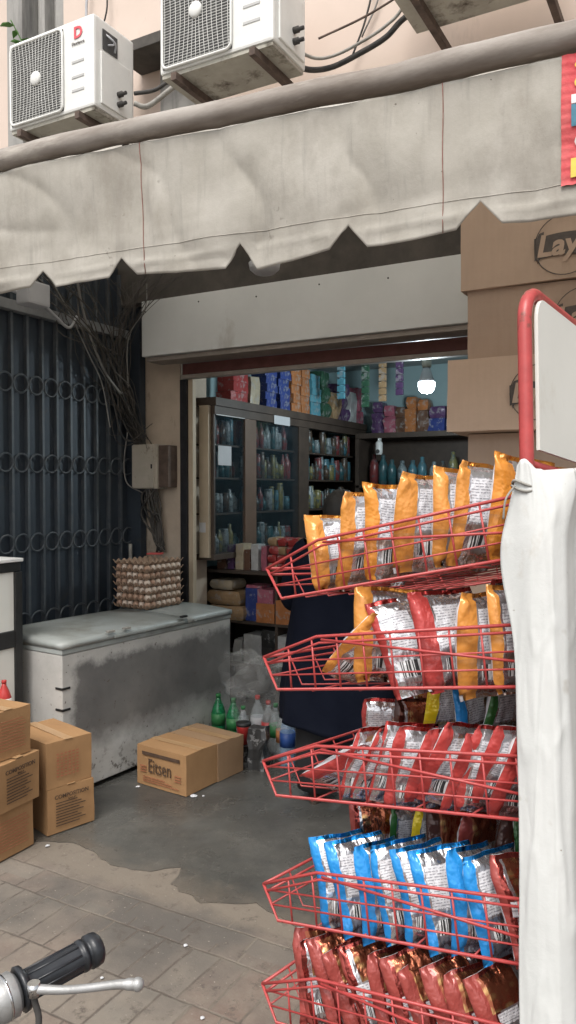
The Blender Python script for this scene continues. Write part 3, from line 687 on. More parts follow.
# ------------------------------------------------------------------ freezer
fz = thing('chest_freezer', 'old white chest freezer with peeling grey side and egg trays on its lid', 'freezer', (-3.558, 2.955, 0), (0, 0, R(-4.5)))
MB().box((0, 0, .03), (.63, 1.40, .755), .006).build('cabinet', M['freezer'], fz)
MB().box((-.004, -.004, .757), (.634, 1.404, .783), .004).build('rim', M['freezer_lid'], fz)
def lid(y0, y1):
    m = MB()
    def f(a, b): return (.0+.645*a-.006, y0+(y1-y0)*b, .83-.018*abs(a-.5)**2*4+.004*math.sin(PI*b))
    m.grid(f, 12, 8); n = MB()
    return m
l = lid(0-.008, .965); r_ = bmesh.ops.extrude_face_region(l.bm, geom=list(l.bm.faces))
for v in r_['geom']:
    if isinstance(v, bmesh.types.BMVert): v.co.z = .785
l.build('lid', M['freezer_lid'], fz)
l = lid(.970, 1.408); r_ = bmesh.ops.extrude_face_region(l.bm, geom=list(l.bm.faces))
for v in r_['geom']:
    if isinstance(v, bmesh.types.BMVert): v.co.z = .785
l.build('lid', M['freezer_lid'], fz)
for y0, y1 in ((.35, .92), (1.02, 1.35)):
    MB().box((.640, y0, .792), (.652, y1, .806), .003).build('lid_handle', M['freezer_lid'], fz)
for z in (.465, .575):
    MB().box((.58, -.004, z), (.634, .05, z+.012), .002).build('hinge_strap', M['black_tape'], fz)
for y in (.30, .42, .90): MB().box((.628, y, .826), (.652, y+.05, .838), .003).build('tape_scrap', M['black_tape'] if y > .5 else M['pipe_white'], fz)

# display case at far left
dc = thing('display_case', 'white display case with black trim cut off at the left edge of the photo', 'display case', (-3.66, 2.15, 0))
MB().box((0, 0, .05), (.49, .69, .79)).build('lower_panel', M['board_white'], dc)
MB().box((.0, 0, .88), (.49, .69, 1.18)).build('upper_panel', M['board_white'], dc)
b = MB(); b.box((-.006, -.006, .792), (.50, .70, .878), .004); b.box((-.006, -.006, 1.182), (.50, .70, 1.23), .004); b.box((.47, .66, .0), (.505, .705, 1.18), .003)
b.build('black_trim', M['black_tape'], dc)
MB().box((-.01, -.01, 1.232), (.51, .71, 1.25), .004).build('top_board', M['white_plastic'], dc)
def bottle(label, loc, body, lab, cap, h=.30, r=.042, group=None, fill=None, rot=(0, 0, 0), scale=1):
    t = thing('bottle', label, 'bottle', loc, rot, group)
    MB().lathe([(r*.8, 0), (r, .012), (r, h*.33), (r*.93, h*.40), (r, h*.47), (r, h*.62), (r*.7, h*.76), (r*.34, h*.88), (r*.32, h*.93)], 16).build('body', body, t)
    MB().lathe([(r*.36, h*.932), (r*.36, h), (r*.30, h*1.005)], 12).build('cap', cap, t)
    MB().lathe([(r*1.015, h*.36), (r*1.02, h*.6)], 16).build('wrapper', lab, t)
    if fill: MB().lathe([(r*.9, .006), (r*.93, h*.36), (r*.90, h*.6), (r*.6, h*.74)], 14).build('drink', fill, t)
    t.scale = (scale,)*3
    return t
bottle('small red drink bottle in front of the display case at the left edge', (-3.12, 2.70, .43), M['red_plastic'], M['banner_white'], M['red_plastic'], .22, .035)
MB_s = thing('low_stool', 'low wooden ledge carrying a red bottle behind the stacked cartons', 'stool', (-3.15, 2.72, 0))
MB().box((-.02, -.42, .40), (.12, .1, .43), .004).build('top', M['wood_brown'], MB_s)
for x, y in ((0, -.40), (.10, -.40), (0, .08), (.10, .08)): MB().box((x-.012, y-.012, 0), (x+.012, y+.012, .399)).build('leg', M['wood_brown'], MB_s)
for o_ in (MB_s,): o_.location.y = 2.66

# ------------------------------------------------------------------ egg trays
TX, TY = 6, 5
def tray_mesh():
    # moulded pulp tray: cups and peaks
    def f(a, b):
        x = a*.30; y = b*.352
        e = .5+.5*math.cos(a*6*2*PI); q = .5+.5*math.cos(b*7*2*PI)
        return (x-.150, y-.176, .003+.026*(max(e, q)**1.5)*(.45+.55*e*q)+.006*e)
    m = MB(); m.grid(f, 48, 56, True); return m.mesh('tray', M['tray'])
tm = tray_mesh()
egm = MB(); egm.lathe([(.002, 0), (.012, .003), (.019, .013), (.0215, .025), (.019, .038), (.012, .049), (.002, .054)], 10); egg_me = egm.mesh('egg', M['egg'])
egm = MB(); egm.lathe([(.002, 0), (.012, .003), (.019, .013), (.0215, .025), (.019, .038), (.012, .049), (.002, .054)], 10); egg_me2 = egm.mesh('egg', M['egg_pale'])
ords = ['lowest', 'second lowest', 'third lowest', 'middle', 'third highest', 'second highest', 'topmost']
ec = Vector((-3.31, 4.065, .832))
for k in range(7):
    t = link('egg_tray', tm, None, (ec.x+rnd.uniform(-.004, .004), ec.y+rnd.uniform(-.005, .005), ec.z+k*.047), (0, 0, R(-3+rnd.uniform(-1.5, 1.5))))
    solid(t, .004)
    tag(t, '%s brown pulp egg tray in the stack on the freezer lid' % ords[k], 'egg tray', 'egg trays stacked on the freezer')
    if k == 6: break
    for i in range(6):
        for j_ in range(7):
            if not (i in (5,) or j_ == 0): continue
            if i == 0 and j_ > 0: continue
            x = -.145+(i+.5)*.29/6; y = -.17+(j_+.5)*.342/7
            v = Matrix.Rotation(R(-3), 4, 'Z') @ Vector((x, y, 0))
            e = link('egg', egg_me if rnd.random() < .35 else egg_me2, None, (t.location.x+v.x, t.location.y+v.y, t.location.z+.012), (0, 0, 0)); e.scale = (1, 1, .82)
            side = 'left facing' if j_ == 0 else 'right facing'
            tag(e, 'egg in the %s side row of the %s egg tray' % (side, ords[k]), 'egg', 'eggs in the %s row of the %s tray' % (side, ords[k]))
tag(MB().box((-.05, -.035, 0), (.05, .035, .010), .004).build('red_packet', M['red_plastic'], None, (-3.30, 4.12, 1.172), (0, 0, .4)), 'flat red packet lying on the topmost egg tray', 'packet')

# ------------------------------------------------------------------ cartons
def bent_box(w, d, h, seed, mat, amp=.006, open_top=False):
    bm_ = MB(); bm_.box((0, 0, 0), (w, d, h))
    bmesh.ops.subdivide_edges(bm_.bm, edges=list(bm_.bm.edges), cuts=7, use_grid_fill=True)
    c = Vector((w/2, d/2, h/2))
    for v in bm_.bm.verts:
        n = noise.noise_vector(v.co*3.5+Vector((seed, seed*2, 0)))
        n2 = noise.noise_vector(v.co*12+Vector((seed, seed*2, 4)))
        v.co += n*amp+n2*amp*.25
        v.co.z = max(v.co.z, 0.0)
    for f in bm_.bm.faces: f.smooth = False
    me = bm_.mesh('carton', mat); return me
def carton(label, loc, rot, w=.356, d=.24, h=.212, seed=1, mat=None, print_side=None, group='small brown cartons on the floor', cat='carton', ptype='comp'):
    t = thing('carton', label, cat, loc, rot, group)
    box_ = link('box', bent_box(w, d, h, seed, mat or M['carton']), t)
    # tape along the top, flap slit
    MB().box((-.001, d/2-.022, h+.003), (w+.001, d/2+.022, h+.0045)).build('tape', M['tape'], t)
    if ptype == 'comp':
        # printed side on +x face
        rotx = (PI/2, 0, PI/2)
        text_on('printed_heading', 'COMPOSITION', .026, M['print_dark'], t, (w+.0065, d/2, h*.80), rotx, weight=.0004)
        p = MB()
        for k in range(9):
            z = h*.66-k*h*.062
            p.box((w+.0058, d*.16, z), (w+.0068, d*(.62+.22*((k*37) % 5)/5), z+.0042))
        p.build('printed_lines', M['print_dark'], t)
        text_on('printed_heading', 'BALL-P', .012, M['print_dark'], t, (w+.0065, d/2, h*.71), rotx)
    if ptype == 'grid':
        p = MB()
        for k in range(8):
            z = h*.72-k*h*.07
            for q in range(6):
                p.box((w+.0058, d*(.22+q*.085), z), (w+.0068, d*(.22+q*.085+.05), z+.006))
        p.build('printed_lines', M['print_red'], t)
    if ptype == 'lines':
        p = MB()
        for k in range(10):
            z = h*.78-k*h*.065
            p.box((w+.0058, d*.08, z), (w+.0068, d*(.80+.1*((k*37) % 5)/5), z+.0028))
        p.build('printed_lines', M['print_red'], t)
    return t
def lcarton(label, right_corner, rotdeg, z, ptype, seed):
    """right_corner = near end of the right-hand face"""
    a = R(rotdeg); wv = .356
    loc = Vector((right_corner[0], right_corner[1], z)) - Matrix.Rotation(a, 3, 'Z') @ Vector((wv, 0, 0))
    return carton(label, loc, (0, 0, a), seed=seed, ptype=ptype)
lcarton('bottom carton of the left stack at the edge of the photo', (-2.68, 2.24), 1, 0.004, 'lines', 3)
lcarton('middle carton of the left stack printed COMPOSITION and skewed', (-2.66, 2.27), 4, .217, 'comp', 5)
lcarton('top carton of the left stack at the edge of the photo', (-2.70, 2.235), -2, .431, 'lines', 8)
lcarton('lower carton printed COMPOSITION of the two stacked beside the freezer corner', (-2.685, 2.566), -16, 0.007, 'comp', 11)
lcarton('upper carton with faint red grid of the two stacked beside the freezer corner', (-2.69, 2.56), -15, .220, 'grid', 13)
e1 = carton('long brown carton printed Eitsen on the floor before the freezer', (-2.761, 3.285, .007), (0, 0, R(-5.5)), w=.356, d=.25, h=.212, seed=20, ptype=None)
text_on('printed_name', 'Eitsen', .086, M['print_dark'], e1, (.175, -.0095, .112), (PI/2, 0, 0), weight=0)
[c for c in e1.children if c.name.startswith('printed_name')][0].scale = (.82, 1.25, 1)
p = MB(); p.box((.045, -.0078, .168), (.315, -.0062, .186)); p.build('printed_bar', M['print_dark'], e1)
p = MB()
for k in range(3): p.box((.05, -.0078, .025+k*.012), (.31-k*.05, -.0062, .028+k*.012))
for k in range(3):
    p.box((.03, -.0078, .075+k*.014), (.075, -.0062, .080+k*.014)); p.box((.28, -.0078, .065+k*.014), (.325, -.0062, .069+k*.014))
p.build('printed_lines', M['print_red'], e1)
carton('plain brown carton standing behind the Eitsen carton', (-2.732, 3.545, .007), (0, 0, R(-7)), w=.356, d=.22, h=.208, seed=24, ptype=None, mat=M['carton_dull'])
for (x, y, s) in ((-2.38, 3.28, .02), (-2.34, 3.31, .008), (-2.72, 3.24, .014), (-1.62, 2.18, .009), (-1.35, 1.9, .008), (-1.75, 1.9, .007), (-2.62, 2.50, .012)):
    q = bmesh.new(); bmesh.ops.create_icosphere(q, subdivisions=1, radius=s)
    for v in q.verts: v.co += noise.noise_vector(v.co*90)*s*.5; v.co.z = abs(v.co.z)*.5
    me = bpy.data.meshes.new('scrap'); q.to_mesh(me); q.free(); me.materials.append(M['paper'])
    tag(link('paper_scrap', me, None, (x, y, .004)), 'tiny white paper scrap lying on the floor', 'litter', 'paper scraps on the floor')

# big snack cartons stacked at the right side of the shop front
def ring_logo(t, cx, cz, r, y):
    n = 40
    m = MB(); m.tube([(cx+r*math.cos(2*PI*k/n), y, cz+r*math.sin(2*PI*k/n)) for k in range(n)], .0022, 5, closed=True)
    m.build('printed_ring', M['print_grey'], t)
    m = MB()      # dark banner band across the ring
    P = []
    for k in range(13): a = k/12; P.append((cx-r*1.02+a*r*2.04, y+.0006, cz+r*.30+.10*r*math.sin(PI*a)))
    Q = []
    for k in range(13): a = 1-k/12; Q.append((cx-r*1.0+a*r*2.0, y+.0006, cz-r*.44+.16*r*math.sin(PI*a)-.10*r*a))
    m.poly([Vector(p_) for p_ in P+Q], .001, (0, 1, 0)); m.build('printed_band', M['print_grey'], t)
    m = MB(); m.poly([(cx-r*.98, y+.0004, cz+r*.2), (cx-r*.90, y+.0004, cz-r*.55), (cx-r*.72, y+.0004, cz-r*.2), (cx-r*.70, y+.0004, cz+r*.5), (cx-r*.86, y+.0004, cz+r*.45)], .001, (0, 1, 0)); m.build('printed_swash', M['print_grey'], t)
    text_on('printed_name', "Lay's", r*.98, M['carton_pink'], t, (cx, y-.0016, cz-.02*r), (PI/2, 0, 0), weight=.004, shear=.18)
def big(label, x0, x1, y0, y1, z0, z1, seed, logo=None, rot=0, mat=None):
    t = thing('snack_carton', label, 'carton', (x0, y0, z0), (0, 0, R(rot)), 'large snack cartons stacked right of the shop opening')
    link('box', bent_box(x1-x0, y1-y0, z1-z0, seed, mat or M['carton_pink'], .008), t)
    if logo: ring_logo(t, logo[0]-x0, logo[1]-z0, logo[2], -.011)
    return t
big('large carton at the very bottom of the tall snack carton stack', -1.10, -.20, 3.62, 4.1, .005, .36, 31)
big('large carton second from the bottom of the snack carton stack', -1.20, -.30, 3.60, 4.08, .362, .74, 32)
big('large carton third from the bottom of the snack carton stack', -1.10, -.20, 3.62, 4.1, .742, 1.10, 33)
big('large carton fourth from the bottom hidden by chip packets', -1.05, -.16, 3.62, 4.1, 1.102, 1.49, 34)
big('plain pale carton just above the chip packets of the top basket', -1.035, -.15, 3.60, 4.1, 1.492, 1.86, 35)
big('protruding torn carton with half hidden round logo behind the red post', -1.09, -.25, 3.46, 4.0, 1.862, 2.185, 36, (-.69, 2.02, .118), 0, M['carton_light'])
big('brown carton under the topmost one with a round logo partly behind the white board', -1.045, -.12, 3.62, 4.12, 2.187, 2.525, 37, (-.53, 2.36, .125), 0, M['carton_mid'])
big("topmost snack carton printed Lay's in a ring below the awning", -1.07, -.1, 3.60, 4.1, 2.527, 2.93, 38, (-.605, 2.675, .132))

# ------------------------------------------------------------------ shop interior
# tall glass cupboard on the left, its frame, an open part with bottles
sc = thing('glass_showcase', 'tall dark wooden showcase with glass doors along the left wall of the shop', 'showcase', (-3.58, 4.55, 0))
MB().box((.335, .0, 1.12), (.415, .03, 2.20), .002).build('cream_end_panel', M['panel_cream'], sc)
MB().box((.337, -.003, 1.30), (.39, -.001, 1.37)).build('paper_notice', M['paper'], sc)
b = MB(); b.box((0, .031, 2.20), (.46, 2.72, 2.26), .003); b.box((0, .031, 1.10), (.44, 2.72, 1.14), .003); b.box((.38, .031, 2.14), (.45, 2.72, 2.198))
b.box((0, .031, 1.14), (.02, 2.72, 2.2)); b.box((.40, .031, 1.142), (.44, .05, 2.138)); b.box((.38, 1.30, 1.142), (.445, 1.48, 2.138)); b.box((.02, 1.38, 1.142), (.38, 1.40, 2.138)); b.box((.0, 2.69, 1.142), (.44, 2.72, 2.138))
b.build('frame', M['wood_dark'], sc)
MB().box((.42, .44, 1.142), (.447, .60, 2.138), .002).build('centre_stile', M['wood_brown'], sc)
b = MB()
for z in (1.42, 1.68, 1.92): b.box((.022, .04, z), (.40, 2.68, z+.014))
b.build('shelf', M['wood_dark'], sc)
MB().box((.43, .052, 1.144), (.436, .438, 2.136)).build('glass_door', M['door_glass'], sc)
MB().box((.43, .602, 1.144), (.436, 1.296, 2.136)).build('glass_door', M['door_glass'], sc)
MB().box((.437, .09, 1.78), (.439, .26, 1.92)).build('paper_notice', M['paper'], sc)
MB().box((.441, .052, 2.135), (.449, .435, 2.142)).build('metal_trim', M['alloy'], sc)
MB().box((.453, .86, 2.13), (.456, 1.12, 2.25), 0).build('price_card', M['paper'], sc)
# little bottles and packs on its shelves
colours = {
 'red': (.40, .025, .025), 'blue': (.02, .05, .26), 'orange': (.50, .18, .05), 'cyan': (.10, .35, .45), 'dkgreen': (.02, .10, .05), 'yellow': (.55, .45, .06), 'white': (.55, .56, .56),
 'pink': (.45, .12, .18), 'brown': (.15, .07, .04), 'purple': (.10, .04, .14), 'teal': (.05, .22, .24), 'lime': (.38, .48, .05), 'cream': (.5, .42, .30), 'black': (.02, .02, .02), 'tan': (.42, .27, .14)}
PC = {k: nm('pack_'+k, tuple(c*.62+.01 for c in v), tuple(min(1, c*.8+.02) for c in v), 22, .3, 0, .3, c=tuple(.35*c+.17 for c in v), cscale=17, clo=.56, chi=.58) for k, v in colours.items()}
def pack(name, label, cat, loc, size, col, group, rot=0, soft=.0, seed=0):
    w_, d_, h_ = size; m = MB(); m.box((-w_/2, -d_/2, 0), (w_/2, d_/2, h_), min(w_, d_, h_)*.06 if not soft else 0)
    if soft:
        bmesh.ops.subdivide_edges(m.bm, edges=list(m.bm.edges), cuts=3, use_grid_fill=True)
        for v in m.bm.verts:
            z = v.co.z; k = 1-(.14 if soft > .009 else 0)*abs(v.co.z/h_-.5)*2*abs(v.co.z/h_-.5)*2
            v.co.x *= k; v.co.y *= k
            n = noise.noise_vector(v.co*11+Vector((seed*3.1, seed, 0))); v.co += Vector((n.x, n.y, n.z*.4 if z > .01 else 0))*soft
    o = m.build(name, PC[col], None, loc, (0, 0, rot))
    return tag(o, label, cat, group)
G1 = 'goods on top of the showcase'
def stackcol(y, col, z, n, size, desc, soft=.008, name='goods_packet', u=-3.24):
    for k in range(n):
        pos = 'only' if n == 1 else ('bottom' if k == 0 else 'top' if k == n-1 else ['', 'second', 'third', 'fourth', 'fifth', 'sixth', 'seventh'][k]+' from bottom')
        pack(name, '%s, %s of its pile on the showcase' % (desc, pos), 'packet', (u+rnd.uniform(-.01, .01), y+rnd.uniform(-.006, .006), z+k*(size[2]+.001)), size, col, G1, rnd.uniform(-.08, .08), soft, k+y*9)
stackcol(4.98, 'red', 2.262, 4, (.14, .22, .075), 'red packet')
stackcol(5.22, 'cream', 2.262, 1, (.14, .13, .22), 'cream pouch', .015)
stackcol(5.45, 'blue', 2.262, 6, (.14, .17, .062), 'blue packet at left')
stackcol(5.66, 'blue', 2.262, 6, (.14, .17, .062), 'blue packet at right')
stackcol(5.87, 'orange', 2.262, 5, (.14, .15, .077), 'orange carton pack at left', .003)
stackcol(6.04, 'orange', 2.262, 5, (.14, .15, .077), 'orange carton pack at right', .003)
stackcol(6.24, 'cyan', 2.262, 6, (.14, .17, .06), 'cyan sachet bundle')
stackcol(6.45, 'dkgreen', 2.262, 3, (.14, .17, .14), 'shiny green bag', .025)
stackcol(6.66, 'tan', 2.262, 1, (.15, .16, .26), 'brown snack bag', .03)
stackcol(6.85, 'purple', 2.262, 3, (.15, .16, .12), 'dark purple bag', .03)
stackcol(7.05, 'white', 2.262, 1, (.15, .16, .3), 'white sack with red spot', .03)
stackcol(7.21, 'pink', 2.262, 3, (.15, .14, .12), 'pink bag', .03)
sbm2 = {}
bm_ = MB(); bm_.lathe([(.022, 0), (.022, .10), (.012, .13), (.010, .15)], 8); sbme = {}
JM = {k: nm('jar_'+k, v, tuple(c*.6 for c in v), 30, .3, 0, .3, c=(.08, .11, .12), cscale=25, clo=.5, chi=.6) for k, v in dict(white=(.30, .36, .38), teal=(.04, .13, .15), cyan=(.08, .22, .28), yellow=(.26, .24, .10), red=(.22, .05, .05), brown=(.10, .07, .05)).items()}
for k in ('white', 'teal', 'cyan', 'yellow', 'red', 'brown'):
    q = MB(); q.lathe([(.030, 0), (.031, .11), (.026, .125), (.014, .15), (.014, .175), (.005, .178)], 10); sbme[k] = q.mesh('jar', JM[k])
    q = MB(); q.lathe([(.034, 0), (.035, .15), (.03, .16), (.031, .162), (.031, .18), (.004, .182)], 12); sbm2[k] = q.mesh('jar', JM[k])
shelfn = ['bottom', 'second', 'third', 'top']
for si, z in enumerate((1.142, 1.436, 1.696, 1.936)):
    for kk, y in enumerate([4.64+i*.058 for i in range(43)]):
        if 5.85 < y < 6.04: continue
        if 5.0 < y < 5.13: continue
        k = rnd.choice(('white', 'teal', 'cyan', 'yellow', 'white', 'red', 'brown'))
        o = link('jar', rnd.choice((sbme, sbm2))[k], None, (-3.24+rnd.uniform(-.02, .01), y, z), (0, 0, rnd.uniform(0, 6)))
        o.scale = (rnd.uniform(.7, 1.2), rnd.uniform(.7, 1.2), rnd.uniform(.6, 1.25))
        cn = {'white': 'pale'}.get(k, k)
        tag(o, 'small %s jar on the %s shelf of the dim glass showcase' % (cn, shelfn[si]), 'jar', '%s jars on the %s shelf of the showcase' % (cn, shelfn[si]))
# back wall shelving
bs_ = thing('back_shelf', 'dark wooden shelving along the back wall of the shop', 'shelf', (-3.1, 6.98, 0))
b = MB(); b.box((-.02, 0, 2.10), (2.6, .40, 2.15), .003); b.box((-.02, 0, 1.62), (2.6, .4, 1.65), .003); b.box((-.02, .0, 1.10), (2.6, .4, 1.14), .003); b.box((-.02, .38, .1), (2.6, .40, 2.1))
for x in (.0, 1.25, 2.57): b.box((x-.02, .0, 0), (x+.02, .378, 2.098))
b.build('frame', M['wood_dark'], bs_)
G2 = 'goods on the back shelf'
xs = -2.98; seq = [('purple', .11, .20, .03), ('pink', .12, .16, .03), ('brown', .10, .14, .02), ('orange', .11, .22, .003), ('brown', .11, .20, .02), ('blue', .17, .12, .003), ('brown', .10, .2, .02), ('lime', .16, .17, .003), ('tan', .14, .2, .02), ('red', .12, .2, .02), ('blue', .14, .22, .02), ('orange', .14, .18, .02), ('pink', .13, .2, .02)]
for i, (c_, w_, h_, s_f) in enumerate(seq):
    pack('goods_packet', '%s pack, number %s from the left on the high back shelf' % (c_.replace('dk', 'dark ').replace('lime', 'lime green'), ['first', 'second', 'third', 'fourth', 'fifth', 'sixth', 'seventh', 'eighth', 'ninth', 'tenth', 'eleventh', 'twelfth', 'thirteenth'][i]), 'packet', (xs+w_/2, 7.16, 2.152), (w_, .2, h_), c_, G2, rnd.uniform(-.1, .1), s_f, i)
    for q in range({0: 1, 1: 1, 2: 1, 4: 1, 6: 1, 8: 1, 9: 1, 10: 1, 12: 1}.get(i, 0)):
        cc = ('purple', 'pink', 'brown', '', 'orange', '', 'blue', '', 'red', 'lime', 'cyan', '', 'tan')[i]
        pack('goods_packet', 'small %s pack lying on the %s goods of the high back shelf' % (cc.replace('lime', 'lime green'), ['first', 'second', 'third', '', 'fifth', '', 'seventh', '', 'ninth', 'tenth', 'eleventh', '', 'thirteenth'][i]), 'packet', (xs+w_/2, 7.15, 2.155+h_), (w_*.92, .18, .10), cc, G2, .05, .012, i+70)
    if i in (3, 5, 7):
        pack('goods_packet', '%s pack stacked on the high back shelf left of the lit bulb' % {3: 'small orange', 5: 'purple', 7: 'brown and green'}[i], 'packet', (xs+w_/2, 7.16, 2.155+h_), (w_*.9, .18, .11), {3: 'orange', 5: 'purple', 7: 'dkgreen'}[i], G2, 0, .01, i+40)
    xs += w_+.004
for zi, z in enumerate((1.142, 1.652)):
    for i in range(24):
        k = rnd.choice(list(sbme)); o = link('jar', sbme[k], None, (-2.98+i*.1, 7.12+rnd.uniform(-.04, .04), z), (0, 0, rnd.uniform(0, 6))); o.scale = (1.5, 1.5, rnd.uniform(1.1, 1.8))
        cn = {'white': 'pale'}.get(k, k); tag(o, '%s jar in the %s row of the back shelving' % (cn, ('lower', 'upper')[zi]), 'jar', '%s jars in the %s row of the back shelving' % (cn, ('lower', 'upper')[zi]))
cb = thing('wall_camera', 'small white camera fixed below the high back shelf', 'camera', (-2.86, 6.955, 1.94))
MB().lathe([(.03, 0), (.035, .02), (.035, .11), (.02, .13)], 14).build('body', M['white_plastic'], cb)
MB().lathe([(.02, -.004), (.016, -.012)], 12, (0, -.03, .03), 'Y').build('lens', M['ac_dark'], cb)
MB().box((-.012, .0, .12), (.012, .03, .158)).build('mount', M['white_plastic'], cb)
for k, (x, y, cc, L) in enumerate(((-2.72, 6.3, 'dkgreen', .42), (-2.62, 6.45, 'tan', .36), (-2.5, 6.55, 'purple', .30), (-2.86, 6.1, 'cyan', .40))):
    m = MB()
    for q in range(int(L/.06)):
        z = -q*.06; m.box((-.035+.006*nz(q, k), -.012, z-.056), (.035+.006*nz(q, k+3), .012, z-.004), .004)
        m.tube([(0, 0, z), (0, 0, z-.006)], .03, 4)
    m.tube([(0, 0, 0), (0, 0, .09)], .002, 4)
    tag(m.build('sachet_strip', PC[cc], None, (x, y, 2.74)), '%s strip of sachets hanging from the shop ceiling' % {'dkgreen': 'dark green', 'tan': 'tan', 'purple': 'purple', 'cyan': 'pale blue', 'lime': 'lime green', 'red': 'red'}[cc], 'sachets', 'sachet strips hanging inside the shop')
# bulb
bl = thing('lit_bulb', 'glowing white LED bulb hanging from the shop ceiling', 'light bulb', (-1.925, 5.6, 2.32))
m_, nt_, bs2 = new_mat('bulb_glow'); bs2.inputs['Emission Color'].default_value = (.86, .97, 1, 1); bs2.inputs['Emission Strength'].default_value = 6
MB().lathe([(.01, 0), (.035, .006), (.055, .025), (.062, .05), (.062, .085)], 20).build('glowing_cap', m_, bl)
MB().lathe([(.060, .086), (.046, .13), (.032, .17), (.026, .19)], 16).build('bulb_base', M['plastic_grey'], bl)
MB().lathe([(.03, .192), (.036, .20), (.036, .25), (.012, .26), (.012, .44), (.06, .45), (.06, .505)], 14).build('holder', M['ac_base'], bl)
pd = bpy.data.lights.new('bulb_light', 'POINT'); pd.energy = 30; pd.color = (.82, .95, 1); pd.shadow_soft_size = .08
po = bpy.data.objects.new('bulb_light', pd); C.objects.link(po); po.parent = bl; po.location = (0, -.02, -.09)
# counter with goods
ct = thing('counter_shelf', 'low dark shelf unit with packets behind the freezer inside the shop', 'shelf', (-3.45, 4.82, 0))
b = MB(); b.box((0, 0, .985), (1.35, .5, 1.01), .003); b.box((0, .01, .62), (1.35, .5, .64)); b.box((0, .01, .30), (1.35, .5, .33)); b.box((0, .47, 0), (1.35, .5, .98))
for x in (0, .665, 1.33): b.box((x, .012, 0), (x+.02, .468, .984))
b.build('frame', M['wood_dark'], ct)
def gp(label, u, z, size, col, soft=.004, v=4.93, cat='packet', rot=0):
    return pack('goods_packet', label, cat, (u, v, z), size, col, 'goods on the counter shelf', rot, soft, u*7)
gp('brown soap box leftmost on the counter top', -3.27, 1.012, (.08, .12, .17), 'brown'); gp('purple box second on the counter top', -3.19, 1.012, (.05, .12, .18), 'purple')
gp('tall cream box on the counter top beside the pale box', -3.11, 1.012, (.07, .12, .19), 'cream'); gp('short brown box between pale boxes on the counter top', -3.05, 1.012, (.05, .1, .15), 'brown')
gp('tall white box on the counter top', -2.985, 1.012, (.06, .1, .19), 'white'); gp('slim pink and white box on the counter top', -2.905, 1.012, (.045, .1, .18), 'pink')
for i in range(5):
    for j in range(4):
        gp('shiny red sachet strip, row %s and layer %s of the sachet heap on the counter' % (('left', 'second', 'middle', 'fourth', 'right')[i], ('bottom', 'second', 'third', 'top')[j]), -2.82+i*.075+rnd.uniform(-.01, .01), 1.012+j*.062, (.074, .13, .058), 'red' if (i+j) % 3 else 'tan', .016)
gp('cream pouch on top of the two tan sacks', -3.25, .86, (.2, .2, .07), 'cream', .01); gp('upper tan sack on the counter shelf', -3.22, .75, (.3, .24, .10), 'tan', .012); gp('lower golden sack on the counter shelf', -3.20, .642, (.32, .26, .10), 'tan', .012)
gp('blue packet with pink top on the counter shelf', -2.98, .642, (.13, .16, .24), 'blue', .008); gp('pink strip on top of the blue packet', -2.98, .883, (.13, .14, .02), 'pink', .003)
gp('orange block packet on the counter shelf', -2.86, .642, (.15, .16, .14), 'orange', .004, 4.90); gp('pink tissue block above the orange block', -2.86, .783, (.13, .16, .10), 'pink', .004, 4.90)
gp('red and orange packet right of the orange block', -2.70, .642, (.14, .16, .17), 'orange', .008, 4.90)
gp('white drum shaped pack at left on the bottom counter shelf', -2.98, .332, (.15, .18, .21), 'white', .006); gp('black shiny bag between two white packs', -2.85, .332, (.13, .17, .25), 'black', .022); gp('white pack right of the black shiny bag', -2.70, .332, (.15, .18, .22), 'white', .006)
gp('white pouch peeping out behind the freezer end', -3.12, .332, (.08, .16, .16), 'white', .01)

# bottles and plastic bag behind the Eitsen carton
bottle('left green soda bottle behind the cartons', (-2.78, 4.10, .004), M['pet_green'], M['label_green'], M['label_green'], .30, .045, 'green soda bottles', M['label_green'])
bottle('right green soda bottle behind the cartons', (-2.64, 4.06, .004), M['pet_green'], M['label_green'], M['label_green'], .30, .045, 'green soda bottles', M['label_green'])
bottle('clear bottle with orange label left of the blue water bottle', (-2.25, 3.99, .004), M['pet_clear'], M['label_orange'], M['label_orange'], .30, .038)
bottle('large water bottle with blue label and blue cap', (-2.165, 3.90, .004), M['pet_blue'], M['label_blue'], M['label_blue'], .34, .045)
bottle('water bottle with blue label half behind the dark trousers', (-2.06, 3.93, .004), M['pet_blue'], M['label_blue'], M['label_blue'], .28, .045)
bottle('clear bottle with green label left of the orange labelled bottle', (-2.33, 4.05, .004), M['pet_clear'], M['label_green'], M['label_green'], .31, .04)
bottle('tall clear bottle with blue cap at the back of the bottle cluster', (-2.28, 4.18, .004), M['pet_clear'], M['paper'], M['label_blue'], .36, .045)
bottle('clear bottle with white label standing in front of the plastic wrap', (-2.53, 4.0, .004), M['pet_clear'], M['paper'], M['label_green'], .28, .04)
bottle('clear empty bottle leaning inside the plastic wrap', (-2.50, 4.12, .004), M['pet_clear'], M['paper'], M['red_plastic'], .32, .045)
bottle('cola bottle standing behind the clear plastic wrap', (-2.40, 4.08, .004), M['pet_clear'], M['red_plastic'], M['red_plastic'], .31, .042, None, M['cola'])
pb = MB()
def bag(a, b):
    th = a*2*PI; ph = b*PI
    r = .19*math.sin(ph)**.7*(1+.45*nz(math.cos(th)*2.2+5, math.sin(th)*2.2, ph*1.4))*(1+.10*math.sin(th*9+ph*3))
    return (r*math.cos(th)*1.15, r*math.sin(th)*.75, .30+.22*math.cos(ph)*(-1)+.05*nz(th*2, ph*3))
pb.grid(bag, 64, 30); tag(pb.build('plastic_bag', M['bag_clear'], None, (-2.45, 4.11, .03)), 'crumpled clear plastic bag wrapped round bottles behind the cartons', 'plastic bag')
pb = MB()
